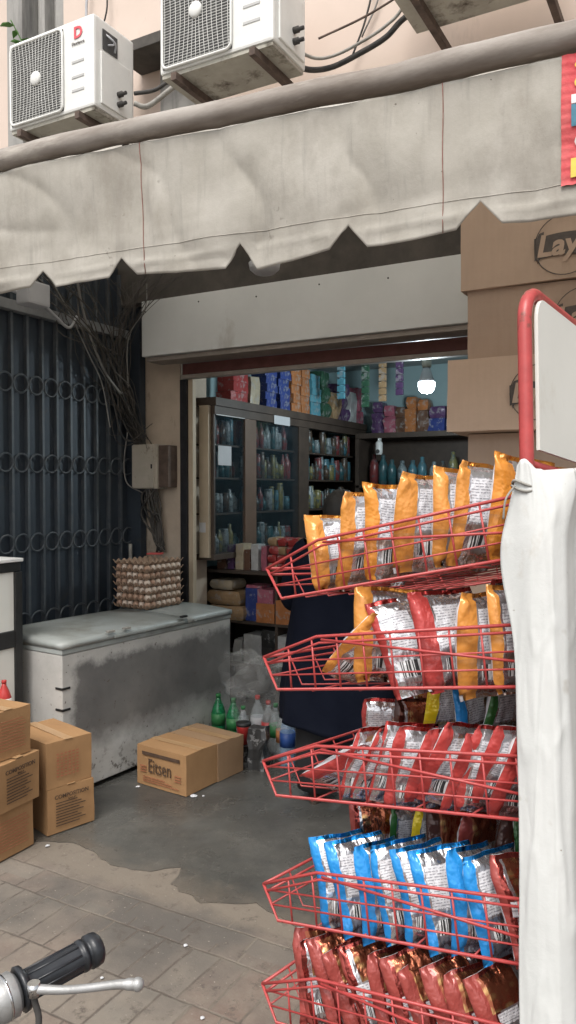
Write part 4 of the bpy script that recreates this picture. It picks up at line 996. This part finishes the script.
def bag2(a, b):
    th = a*2*PI; ph = b*PI
    r = .15*math.sin(ph)**.8*(1+.5*nz(math.cos(th)*2.2+9, math.sin(th)*2.2, ph*1.7))
    return (r*math.cos(th)*1.25, r*math.sin(th)*.7, .15+.14*math.cos(ph)*(-1)+.05*nz(th*2, ph*3, 4))
pb.grid(bag2, 50, 26); tag(pb.build('plastic_bag', M['bag_clear'], None, (-2.70, 4.26, .26)), 'clear plastic bag bulging up beside the freezer end', 'plastic bag')
tag(MB().lathe([(.03, 0), (.042, .10), (.044, .105)], 16).build('red_cup', M['red_plastic'], None, (-2.42, 3.83, .12)), 'red cup with dark rim behind the right end of the cartons', 'cup')
MBx = MB(); MBx.lathe([(.045, 0), (.045, .018), (.02, .02)], 16); rim = MBx.build('rim', M['black_tape'], None, (0, 0, .106)); rim.parent = bpy.data.objects['red_cup']
ck = pack('dark_pouch', 'dark crumpled pouch standing against the carton end', 'pouch', (-2.30, 3.80, .004), (.10, .10, .24), 'black', None, .3, .03, 5)
pack('dark_block', 'low dark block under the red cup', 'block', (-2.42, 3.83, .004), (.10, .09, .114), 'black', None, 0, .003, 2)

# ------------------------------------------------------------------ person
def skin_obj(name, verts, edges, radii, root, mat, parent, sub=2):
    me = bpy.data.meshes.new(name); me.from_pydata(verts, edges, []); o = link(name, me, parent)
    sk = o.modifiers.new('s', 'SKIN'); sk.use_smooth_shade = True
    for i, v in enumerate(me.skin_vertices[0].data):
        r = radii[i]; v.radius = r if isinstance(r, tuple) else (r, r); v.use_root = (i == root)
    ss = o.modifiers.new('ss', 'SUBSURF'); ss.levels = sub; ss.render_levels = sub
    dg = bpy.context.evaluated_depsgraph_get(); dg.update()
    m2 = bpy.data.meshes.new_from_object(o.evaluated_get(dg)); o.modifiers.clear(); o.data = m2
    m2.materials.clear(); m2.materials.append(mat)
    for p_ in m2.polygons: p_.use_smooth = True
    return o
ps = thing('person', 'person in a loose navy kurta and black trousers standing with back turned behind the baskets', 'person', (-1.69, 3.60, .004), (0, 0, R(18)))
ps.scale = (1, 1, .95)
# local: faces +Y (into the shop)
V_, E_, Rr = [], [], []
def av(p, r, prev=None):
    V_.append(p); Rr.append(r)
    if prev is not None: E_.append((prev, len(V_)-1))
    return len(V_)-1
pel = av((0, 0, .90), (.15, .12)); wst = av((0, .01, 1.06), (.14, .105), pel); chs = av((0, .01, 1.24), (.165, .115), wst); upc = av((0, .02, 1.36), (.12, .09), chs)
nk = av((0, .03, 1.42), .052, upc); nk2 = av((0, .045, 1.47), .052, nk); hd1 = av((0, .055, 1.52), (.074, .085), nk2); hd2 = av((0, .05, 1.585), (.076, .092), hd1); hd3 = av((0, .045, 1.63), (.055, .065), hd2)
for s in (-1, 1):
    sh_ = av((s*.17, .02, 1.345), .058, upc); el_ = av((s*.245, .06, 1.10), .042, sh_); wr = av((s*.19, .28, 1.02), .027, el_); pm = av((s*.175, .345, 1.01), (.018, .035), wr)
    for k, (dx, L) in enumerate(((-.026, .07), (-.009, .08), (.008, .076), (.025, .06))):
        f1 = av((s*.175+dx, .375, 1.008), .0095, pm); f2 = av((s*.175+dx*1.15, .375+L*.5, 1.0), .0085, f1); av((s*.175+dx*1.2, .375+L, .985), .0075, f2)
    t1 = av((s*.175-s*.04, .34, 1.005), .010, pm); av((s*.175-s*.055, .375, .998), .009, t1)
    hp = av((s*.09, 0, .84), .095, pel); kn = av((s*.11, .015, .47), .058, hp); an = av((s*.12, -.02, .09), .038, kn); ft = av((s*.125, .06, .045), (.042, .03), an); av((s*.13, .17, .028), (.045, .022), ft)
body = skin_obj('body', V_, E_, Rr, 0, M['skin'], ps)
# ears / nose
e = MB()
for s in (-1, 1): e.lathe([(.004, -.006), (.022, -.002), (.026, .004), (.01, .01)], 10, (s*.078, .05, 1.555), 'X')
e.build('ears', M['skin'], body)
def hair(a, b):
    th = a*2*PI; ph = b*PI*.62
    n = .006*nz(math.cos(th)*5, math.sin(th)*5, ph*6)
    return ((.092+n)*math.sin(ph)*math.cos(th), .043+(.108+n)*math.sin(ph)*math.sin(th)-.012, 1.575+(.108+n)*math.cos(ph)+(.02 if math.sin(th) > .3 and b > .7 else 0))
h_ = MB(); h_.grid(hair, 28, 14); solid(h_.build('hair', M['hair'], ps), .006)
# kurta: lofted rings with folds, hem at about knee
prof = [(.40, .315, .215), (.55, .31, .21), (.75, .29, .20), (.95, .265, .185), (1.10, .245, .165), (1.25, .245, .155), (1.34, .225, .135), (1.39, .15, .10), (1.425, .085, .075)]
def kur(a, b):
    th = a*2*PI; t = b*(len(prof)-1); i = min(int(t), len(prof)-2); f = t-i
    z = prof[i][0]+(prof[i+1][0]-prof[i][0])*f; rx = prof[i][1]+(prof[i+1][1]-prof[i][1])*f; ry = prof[i][2]+(prof[i+1][2]-prof[i][2])*f
    fold = 1+(.045*math.sin(th*7+1.3*nz(z*2, 0))+.05*nz(math.cos(th)*2, math.sin(th)*2, z*1.2))*max(0, 1.3-z)
    return (rx*fold*math.cos(th), .012+ry*fold*math.sin(th), z+(.015*math.sin(th*2) if b < .02 else 0)-.03*(1-b)*math.cos(th))
k_ = MB(); k_.grid(kur, 72, 40); solid(k_.build('kurta', M['navy_cloth'], ps), .006)
for s in (-1, 1):
    m = MB(); P = curve_pts([(s*.14, .02, 1.355), (s*.20, .02, 1.30), (s*.245, .04, 1.19), (s*.265, .065, 1.08), (s*.235, .17, 1.04), (s*.20, .245, 1.02)], 6)
    rr = [.085, .088, .088, .086, .084, .080, .078, .076, .074, .072, .07, .068, .066, .064, .062, .06, .058, .056, .055, .054, .053, .052, .051, .05, .05, .05, .05, .05, .05, .05, .05][:len(P)]
    m.tube(P, [r*(1+.06*nz(i*.9, s)) for i, r in enumerate(rr)], 18, cap=False); solid(m.build('sleeve', M['navy_cloth'], ps), .005)
for s in (-1, 1):
    m = MB(); P = [(s*(.095+.03*(1-z)), .0, z) for z in (.86, .7, .55, .4, .25, .14, .07)]
    m.tube(P, [.13, .125, .12, .115, .108, .10, .097], 20, cap=False); solid(m.build('trouser_leg', M['black_cloth'], ps), .005)
def scf(a, b):
    th = a*2*PI; r = .088+.045*math.sin(b*PI)+.012*nz(math.cos(th)*3, math.sin(th)*3, b*4)
    return (r*1.25*math.cos(th), .02+r*math.sin(th)*.95, 1.36+.10*b+.01*math.sin(th*5))
m = MB(); m.grid(scf, 40, 12); solid(m.build('scarf', M['scarf'], ps), .006)
for s in (-1, 1):
    m = MB(); m.poly([(s*.125+.05*math.cos(2*PI*k/20)*(1 if math.sin(2*PI*k/20) > -.2 else .8), .06+.14*math.sin(2*PI*k/20), .0) for k in range(20)], .016); m.build('sandal', M['wood_dark'], ps)

# ------------------------------------------------------------------ snack rack (leans slightly)
RLOC = (-.214, 1.140, 0); RROT = (R(-4.3), R(-3.0), R(-7.9))
RX = Matrix.Translation(RLOC) @ Euler(RROT, 'XYZ').to_matrix().to_4x4()
# note: XYZ euler applies X first, then Z: same order as the empty below
rk = thing('snack_rack', 'tall red wire snack rack with tilted baskets and a white header board', 'display rack', RLOC, RROT)
RW, RD = .76, .50
fr = MB()
def post(y, zb):
    return [(.012, y, zb), (.012, y, 1.0), (.012, y, 1.86)]
P = [(.012, 0, .012), (.012, 0, .5), (.012, 0, 1.0), (.012, 0, 1.5), (.012, 0, 1.88)]
for k in range(1, 7): P.append((.012, .055-.055*math.cos(R(90*k/6)), 1.88+.055*math.sin(R(90*k/6))))
for k in range(1, 7): P.append((.012, RW-.055+.055*math.sin(R(90*k/6)), 1.88+.055*math.cos(R(90*k/6))))
P += [(.012, RW, 1.5), (.012, RW, 1.0), (.012, RW, .5), (.012, RW, .07)]
fr.tube(P, .0115, 12); fr.build('outer_frame', M['rack_red'], rk)
for z in (1.648, 1.0, .40, .10):
    MB().tube([(.012, .012, z), (.012, RW-.012, z)], .008, 10).build('cross_bar', M['rack_red'], rk)
for y in (0, RW):
    m = MB(); m.tube([(.012, y, .10), (-.50, y, .10+.0*y)], .011, 10); m.tube([(-.50, y, .112), (-.50, y, .012 if y == 0 else .07)], .011, 10); m.build('foot', M['rack_red'], rk)
m = MB()
def hb(a, b):
    return (.030+.004*math.sin(PI*a)+.002*nz(a*4, b*3), .018+a*(RW-.036), 1.672+b*(.262-.0)-(0 if True else 0))
Pn = [(.026, .022, 1.672), (.026, RW-.022, 1.672), (.026, RW-.022, 1.87)]
for k in range(7): Pn.append((.026, RW-.055+.033*math.cos(R(90*k/6)), 1.885+.040*math.sin(R(90*k/6))))
for k in range(7): Pn.append((.026, .055-.033*math.sin(R(90*k/6)), 1.885+.040*math.cos(R(90*k/6))))
m.poly(Pn, .006, (-1, 0, 0)); m.build('header_board', M['board_white'], rk)
m = MB()
for k in range(9): m.tube([(.006, .01+k*(RW-.02)/8, .1), (.006, .01+k*(RW-.02)/8, 1.64)], .0022, 6)
m.build('back_wires', M['rack_red'], rk)

def basket_mesh():
    m = MB(); W = RW-.02; y0 = .01; y1 = y0+W
    L, K = .485, .365; zf = -.034; H_ = -.098; zb = -.078
    for y in (y0, y1):
        m.tube([(.0, y, 0), (-K, y, 0), (-L, y, zf)], .0030, 8)
        m.tube([(.0, y, -.012), (-K+.004, y, -.012), (-L+.008, y, zf-.012)], .0024, 8)
        m.tube([(.0, y, -.042), (-L+.005, y, -.044)], .0018, 6)
        m.tube([(.0, y, -.070), (-L+.012, y, -.070)], .0018, 6)
        m.tube([(.0, y, H_), (-.46, y, H_), (-L, y, zf)], .0030, 8)
        m.tube([(.0, y-.001, -.060), (-K+.01, y-.001, -.006)], .0026, 6)
        for k in range(9):
            x = -.012-k*.052; top = 0 if x > -K else zf*((-x-K)/(L-K))
            m.tube([(x, y, top), (x, y, H_)], .0018, 6)
    m.tube([(-L, y0, zf), (-L, y1, zf)], .0030, 8); m.tube([(-L+.006, y0, zf-.013), (-L+.006, y1, zf-.013)], .0024, 8)
    m.tube([(-L+.012, y0, -.070), (-L+.012, y1, -.070)], .0018, 6)
    m.tube([(0, y0, 0), (0, y1, 0)], .0030, 8); m.tube([(0, y0, H_), (0, y1, H_)], .003, 8)
    for k in range(1, 9):
        y = y0+W*k/9
        m.tube([(0, y, 0), (0, y, H_), (-.46, y, H_), (-L, y, zf)], .0017, 6)
    for k in range(1, 5):
        x = -.46*k/4.8; m.tube([(x, y0, H_-.003), (x, y1, H_-.003)], .0017, 6)
    for v in m.bm.verts: v.co.x *= 1.10
    return m.mesh('basket', M['rack_red'])
bme = basket_mesh()
levels = [(1.600, 9.6), (1.393, 6.2), (1.186, 5.8), (.966, 7.5), (.768, 6.5), (.56, 6.5), (.35, 6.5)]
BM = []
rowname = ['top', 'second', 'third', 'fourth', 'fifth', 'sixth', 'lowest']
for i, (z, t) in enumerate(levels):
    loc = (-.004, 0, z); rot = (0, R(-t), 0)
    o = link('basket', bme, rk, loc, rot); o['label'] = '%s wire basket of the snack rack' % rowname[i]
    BM.append(RX @ Matrix.Translation(loc) @ Euler(rot).to_matrix().to_4x4())

pr0 = random.Random(5)
# cloth over the back and near edge of the rack
def tarp(a, b):
    z = .06+b*1.585
    e = .0
    for (zz, ex) in ((1.50, .024), ): e += ex*math.exp(-((z-zz)/.10)**2)
    e += .006*nz(z*3, 1)
    s = a*1.0
    prof_ = [(-.004-e, -.016), (.026, -.024), (.056, -.020), (.070, .004), (.060, .20), (.055, .40), (.058, .60), (.062, .79), (.02, .80)]
    cum = [0, .10, .20, .26, .45, .62, .8, .95, 1.0]
    for i in range(len(cum)-1):
        if s <= cum[i+1]+1e-9:
            f = (s-cum[i])/(cum[i+1]-cum[i]); x = prof_[i][0]+(prof_[i+1][0]-prof_[i][0])*f; y = prof_[i][1]+(prof_[i+1][1]-prof_[i][1])*f; break
    fold = .004*nz(s*5, z*1.2, 3)+.003*nz(s*12+z*2, z*4-s*6, 8)+.0015*nz(s*30, z*10, 2)
    cr1 = max(0, 1-abs(nz(s*5+z*1.5, z*2.2-s*4, 41))*7)*.0022+max(0, 1-abs(nz(s*9-z*2, z*5, 17))*7)*.0014
    x += cr1 if s > .2 else 0; y -= cr1 if s <= .26 else 0
    if s > .2: x += fold*(1.4 if s > .3 else .6)+ .03*math.exp(-((z-1.62+ (y*.25))/.05)**2)*.5
    y2 = y-(abs(fold)*.8 if s < .26 else 0)
    top = max(0, (z-1.52)/.13)
    if s < .26: x = x*(1-.55*top**2)+.004*top; y2 = y2*(1-.3*top)
    zz = z+.02*math.sin(s*20)*top*.5-(.02*nz(s*8, 5) if b < .03 else 0)
    return (x, y2, zz)
m = MB(); m.grid(tarp, 130, 220); tp_ = m.mesh('tarpaulin', M['tarp'])
t_ = thing('tarpaulin', 'dirty white plastic sheet draped over the back and near edge of the snack rack', 'tarpaulin', RLOC, RROT)
solid(link('sheet', tp_, t_), .0015)
m = MB()
for k, (z, r) in enumerate(((1.615, .021), (1.608, .022))):
    m.tube([(.014+r*1.15*math.cos(2*PI*i/18), .0+r*math.sin(2*PI*i/18)-.002, z+.006*math.sin(2*PI*i/18*2+k)) for i in range(18)], .0022, 5, closed=True)
m.tube(curve_pts([(.0, -.022, 1.612), (-.012, -.030, 1.59), (-.018, -.026, 1.56)]), .0018, 5)
m.build('tie_string', M['pipe_white'], t_)

# packets ------------------------------------------------------------
def packet_mesh(wd, ht, th, seed, mat):
    NU, NV = 18, 34; bm = bmesh.new(); uvl = bm.loops.layers.uv.new('UVMap')
    def pos(a, v, side):
        x = (a-.5); env = max(0, math.sin(PI*min(1, max(0, (v-.06)/.88))))**.42
        end = (1-min(1, min(v-.05, .95-v)/.22)) if .05 < v < .95 else 1
        wloc = wd*(1-.07*env)
        y = side*th/2*env*max(0, 1-(2*abs(x))**2.6)**.55
        # creases fan out from the end seals, broad dents in the middle
        cr = abs(nz(a*7+seed, v*1.6+seed, side))-.18
        y += side*.010*env*cr*(.35+.65*max(0, end))
        y += side*.0055*env*nz(a*2.6+seed, v*3.4, side*3+seed)
        y += .012*nz(a*1.3, v*1.2, seed*2.3)
        if v < .055 or v > .945: y += .0022*math.sin(a*14+seed)
        z = ht*v + .005*nz(a*2, seed, v*2)
        rg = 1-abs(nz(a*9+seed, v*4.5-seed, 5+side))*2.6
        y += side*.0045*max(0, rg)*(.4+.9*max(0, end))*(1 if .05 < v < .95 else .3)
        tw = (v-.5)*.55*nz(seed*7.7, 2.2)*2.2          # the whole packet is twisted a little
        pin = 1-.16*max(0, (v-.82)/.18)*(.5+nz(seed*3.3, 8.8))-.20*max(0, (.14-v)/.14)*(.5+nz(seed*5.1, 1.8))
        X = x*wloc*pin+.010*nz(seed*4.4, v*1.2); 
        return Vector((X*math.cos(tw)-y*math.sin(tw), X*math.sin(tw)+y*math.cos(tw), z+.010*x*nz(seed*9.1, 3.3+v)*2.2))
    for side in (1, -1):
        g = [[bm.verts.new(pos(i/NU, j/NV, side if 0 < i < NU else side*1e-3)) for j in range(NV+1)] for i in range(NU+1)]
        for i in range(NU):
            for j in range(NV):
                f = bm.faces.new((g[i][j], g[i+1][j], g[i+1][j+1], g[i][j+1])); f.smooth = True
                for lp, (p, q) in zip(f.loops, ((i, j), (i+1, j), (i+1, j+1), (i, j+1))):
                    lp[uvl].uv = (p/NU*.5+(0 if side == 1 else .5)*1.0, q/NV)
    for f in bm.faces:
        for lp in f.loops:
            u = lp[uvl].uv
            u.x = min(max(u.x, .001), .999)
            if f.calc_center_median().y < -1e9: pass
    bmesh.ops.remove_doubles(bm, verts=bm.verts, dist=.0002)
    bmesh.ops.recalc_face_normals(bm, faces=bm.faces)
    me = bpy.data.meshes.new('packet'); bm.to_mesh(me); bm.free(); me.materials.append(mat); return me
_pc = {}
def pmesh(kind, size, seed):
    key = (kind, size, seed)
    if key not in _pc:
        wd, ht, th = {'L': (.145, .178, .047), 'M': (.125, .165, .036), 'S': (.12, .150, .031)}[size]
        _pc[key] = packet_mesh(wd, ht, th, seed*3.7+len(_pc)*.61, PM[kind])
    return _pc[key]
desc = {'orange': 'orange chip packet with silver back', 'yellowtop': 'orange chip packet with yellow top seam', 'red': 'red chip packet with silver back', 'blue': 'bright blue snack packet with silver back',
        'nuts': 'dark red nut snack packet', 'nutsblue': 'blue nut snack packet', 'yellow': 'yellow snack packet', 'green': 'dark green snack packet', 'brown': 'dark brown snack packet'}
ordn = ['1st', '2nd', '3rd', '4th', '5th', '6th', '7th', '8th', '9th', '10th', '11th', '12th']; _o = ['first', 'second', 'third', 'fourth', 'fifth', 'sixth', 'seventh', 'eighth', 'ninth', 'tenth', 'eleventh', 'twelfth']
coln = ['near', 'second', 'third', 'fourth', 'far']
def put(row, kind, size, d, y, z=-.097, lean=0, roll=0, yaw=0, seed=0, colidx=0, n=0, extra=''):
    """d: distance out from the rack back; lean>0 tips the top towards the back"""
    loc = Matrix.Translation((-d, y, z)) @ Matrix.Rotation(R(lean), 4, 'Y') @ Matrix.Rotation(R(roll), 4, 'X') @ Matrix.Rotation(R(90+yaw-30), 4, 'Z')
    o = link('snack_packet', pmesh(kind, size, seed)); o.matrix_world = BM[row] @ loc
    lab = '%s, %s from tip, %s line, %s basket' % (desc[kind], ordn[n], coln[colidx], rowname[row]) if not extra else extra
    tag(o, lab, 'snack packet', 'snack packets in the %s basket' % rowname[row]); return o
pr = random.Random(11)
# top basket
for n, (d, kind, hz, le, y_) in enumerate([(.408, 'orange', -.100, 2, .080), (.345, 'orange', -.098, 10, .082), (.283, 'yellowtop', -.094, 8, .080), (.215, 'orange', -.092, 6, .078), (.158, 'orange', -.096, 13, .092), (.110, 'orange', -.098, 11, .080), (.050, 'yellowtop', -.100, 14, .082)]):
    o = put(0, kind, 'L', d, y_, hz, le, pr.uniform(-2, 2), pr.uniform(-7, 7), n % 4, 0, n)
    if n == 0: o.scale = (.95, 1.15, .86)
for n, (d, kind) in enumerate([(.26, 'orange'), (.20, 'yellowtop'), (.13, 'orange'), (.07, 'orange')]):
    put(0, kind, 'L', d, .245, -.09, 10, pr.uniform(-3, 3), pr.uniform(-9, 9), (n+1) % 4, 1, n)
# second basket
put(1, 'orange', 'M', .395, .075, -.085, 52, 0, 4, 1, 0, 0, 'orange chip packet lying slanted near the tip of the second basket')
for n, (d, kind, hz, le) in enumerate([(.300, 'orange', -.092, 8), (.215, 'red', -.108, -16), (.150, 'red', -.104, -10), (.088, 'orange', -.118, -3), (.035, 'orange', -.112, 4)]):
    put(1, kind, 'L', d, .082, hz-.004, le, pr.uniform(-3, 3), pr.uniform(-8, 8), n % 4, 0, n+1)
for n, (d, kind) in enumerate([(.10, 'red'), (.05, 'orange')]):
    put(1, kind, 'L', d, .24, -.10, 4, 0, pr.uniform(-9, 9), n, 1, n)
# third basket
put(2, 'red', 'M', .440, .072, -.088, 62, 0, 5, 2, 0, 0, 'orange and red chip packet lying flat at the tip of the third basket')
for n in range(10):
    put(2, 'red', 'S', .345-n*.0335, .07, -.112+.004*(n % 3), 20+pr.uniform(-4, 4), pr.uniform(-3, 3), pr.uniform(-8, 8), n % 4, 0, n+1)
for ci, y in enumerate((.205, .335, .465, .60)):
    for n in range(6):
        k = pr.choice(('red', 'nuts', 'brown', 'nuts', 'green')) if ci > 1 else pr.choice(('red', 'red', 'nuts', 'brown'))
        if (ci, n) in ((2, 2), (3, 2), (1, 3)): k = 'blue' if ci != 1 else 'yellow'
        if (ci, n) in ((2, 1), (3, 1), (3, 4)): k = 'yellow'
        if (ci, n) in ((2, 4), (3, 3), (0, 4)): k = 'green'
        if (ci, n) in ((0, 2), (1, 4)): k = 'yellow'
        if (ci, n) in ((0, 3), ): k = 'blue'
        put(2, k, 'S', .36-n*.062-.02*ci*(1 if ci > 1 else 0), y, -.085+(.050+.026*ci if n > 1 else .014*ci), 18+pr.uniform(-16, 14), pr.uniform(-8, 8), pr.uniform(-22, 22), pr.randrange(4), ci+1, n)
# fourth basket
for n in range(8):
    put(3, 'blue', 'M', .378-n*.044, .075, -.112-.003*(n % 3), -6+pr.uniform(-4, 3), pr.uniform(-3, 3), pr.uniform(-8, 8), n % 4, 0, n)
put(3, 'nuts', 'M', .022, .075, -.112, -2, 0, 4, 1, 0, 8)
for ci, y in enumerate((.21, .345, .48, .62)):
    for n in range(7):
        k = {0: ('nutsblue', 'brown', 'nuts'), 1: ('nuts', 'brown', 'nuts'), 2: ('yellow', 'brown', 'brown', 'nuts'), 3: ('green', 'yellow', 'brown', 'green', 'nuts')}[ci]
        k = pr.choice(k)
        if n == 0: k = {0: 'nuts', 1: 'green', 2: 'green', 3: 'yellow'}[ci]
        if n == 1 and ci in (1, 2): k = 'yellow'
        if ci == 0: k = ('nuts', 'green', 'yellow', 'brown', 'nuts', 'brown', 'green')[n]
        put(3, k, 'S', .39-n*.055, y, -.085+.022*(ci+1), 10+pr.uniform(-14, 14), pr.uniform(-8, 8), pr.uniform(-20, 20), pr.randrange(4), ci+1, n)
# fifth, sixth and lowest basket
for row in (4, 5):
    put(row, 'nuts', 'M', .44, .07, -.095, 6, 0, 6, 1, 0, 0)
    for n in range(10):
        put(row, 'nuts', 'S', .40-n*.040, .068, -.092+.010*(n % 2), -14+pr.uniform(-8, 8), pr.uniform(-3, 3), pr.uniform(-8, 8), n % 4, 0, n+1)
    for ci, y in enumerate((.20, .325, .455, .59)):
        for n in range(7):
            k = pr.choice(('nuts', 'nuts', 'brown', 'nuts')) if n else 'red'
            put(row, k, 'S', .42-n*.058, y, -.09+pr.uniform(0, .03), 16+pr.uniform(-14, 12), pr.uniform(-8, 8), pr.uniform(-20, 20), pr.randrange(4), ci+1, n)

# ------------------------------------------------------------------ motorcycle front end at the lower left
mc = thing('motorcycle', 'motorcycle handlebar end with black grip and silver lever at the lower left', 'motorcycle')
A = Vector((-.757, .818, .957)); Bv = Vector((-.796, .705, .945)); dr = (Bv-A).normalized()
gm = MB(); n = 26; P = []; rr = []
prof_ = [(0, .0145), (.004, .0185), (.010, .0195), (.018, .0195), (.0185, .0165), (.024, .0165), (.0245, .0185), (.030, .0185), (.0305, .0165)]
for k in range(14): prof_.append((.034+k*.0055, .0170))
prof_ += [(.1085, .0185), (.111, .024), (.117, .025), (.119, .022)]
for d, r in prof_: P.append(A+dr*d); rr.append(r*1.17)
gm.tube(P, rr, 28); grip = gm.build('grip', M['grip'], mc)
rb = MB()
for k in range(10):
    a = 2*PI*k/10; s1 = dr.cross(Vector((0, 0, 1))).normalized(); s2 = s1.cross(dr)
    off = (s1*math.cos(a)+s2*math.sin(a))*.0197
    rb.tube([A+dr*.034+off, A+dr*.107+off], .0016, 6)
rb.build('grip_ribs', M['grip'], grip)
hs_ = MB(); hs_.tube([Bv+dr*.000, Bv+dr*.004, Bv+dr*.006, Bv+dr*.030, Bv+dr*.034, Bv+dr*.06], [.022, .026, .0285, .0285, .024, .020], 28); hs_.build('throttle_housing', M['alloy'], mc)
MB().tube([Bv+dr*.0155, Bv+dr*.0185], [.0291, .0291], 28).build('clamp_band', M['chrome'], mc)
bar = [Bv+dr*.05, Bv+dr*.12, Bv+dr*.20+Vector((0, 0, -.02)), Bv+dr*.26+Vector((.02, 0, -.05)), Bv+dr*.36+Vector((.02, 0, -.05)), Bv+dr*.44+Vector((0, 0, -.02)), Bv+dr*.72]
MB().tube(curve_pts(bar, 6), .011, 12).build('handlebar', M['chrome'], mc)
fwd = Vector((.955, -.30, 0)).normalized()
lv = MB(); L0 = Vector((-.760, .700, .962)); L1 = Vector((-.661, .785, .951))
mid = (L0+L1)/2
P = curve_pts([L0, L0.lerp(L1, .25)+fwd*.006, mid+fwd*.004, L0.lerp(L1, .8)+Vector((0, 0, .001)), L1], 6)
lv.tube(P, [.0062-.0025*math.sin(PI*min(1, i/(len(P)-4)))*.4+(.0012 if i > len(P)-5 else 0) for i in range(len(P))], 12)
lv.build('brake_lever', M['alloy'], mc)
q = bmesh.new(); bmesh.ops.create_uvsphere(q, u_segments=14, v_segments=10, radius=.0088, matrix=Matrix.Translation(L1))
for f in q.faces: f.smooth = True
me = bpy.data.meshes.new('lever_ball'); q.to_mesh(me); q.free(); me.materials.append(M['alloy']); link('lever_tip', me, bpy.data.objects['brake_lever'])
MB().tube([L0+Vector((0, 0, .008)), L0-Vector((0, 0, .008))], .008, 12).build('lever_pivot', M['chrome'], mc)
MB().tube(curve_pts([L0+Vector((-.004, .004, -.012)), L0+Vector((.002, 0, -.06)), L0+Vector((-.03, -.06, -.14)), L0+Vector((-.06, -.2, -.22))]), .0042, 8).build('brake_cable', M['pipe'], mc)
ctr = Bv+dr*.31+Vector((.02, 0, -.05))
hub = ctr+fwd*.30; hub.z = .29
for s in (-1, 1):
    o_ = dr*(.07*s)
    MB().tube([ctr+o_+Vector((0, 0, .02)), hub+o_], .016, 12).build('fork_leg', M['chrome'], mc)
wh = MB(); sx = fwd; wh.tube([hub+sx*.26*math.cos(2*PI*k/40)+Vector((0, 0, .26*math.sin(2*PI*k/40))) for k in range(40)], .03, 12, closed=True)
wo = wh.build('wheel', M['tyre'], mc)
sp_ = MB()
for k in range(16): a = 2*PI*k/16; sp_.tube([hub, hub+sx*.24*math.cos(a)+Vector((0, 0, .24*math.sin(a)))], .002, 5)
sp_.tube([hub-dr*.06, hub+dr*.06], .03, 14); sp_.build('spokes', M['chrome'], wo)
q = bmesh.new(); bmesh.ops.create_uvsphere(q, u_segments=24, v_segments=14, radius=.085, matrix=Matrix.Translation(ctr+fwd*.10-Vector((0, 0, .06))))
for f in q.faces: f.smooth = True
me = bpy.data.meshes.new('headlight'); q.to_mesh(me); q.free(); me.materials.append(M['grip']); link('headlight', me, mc)
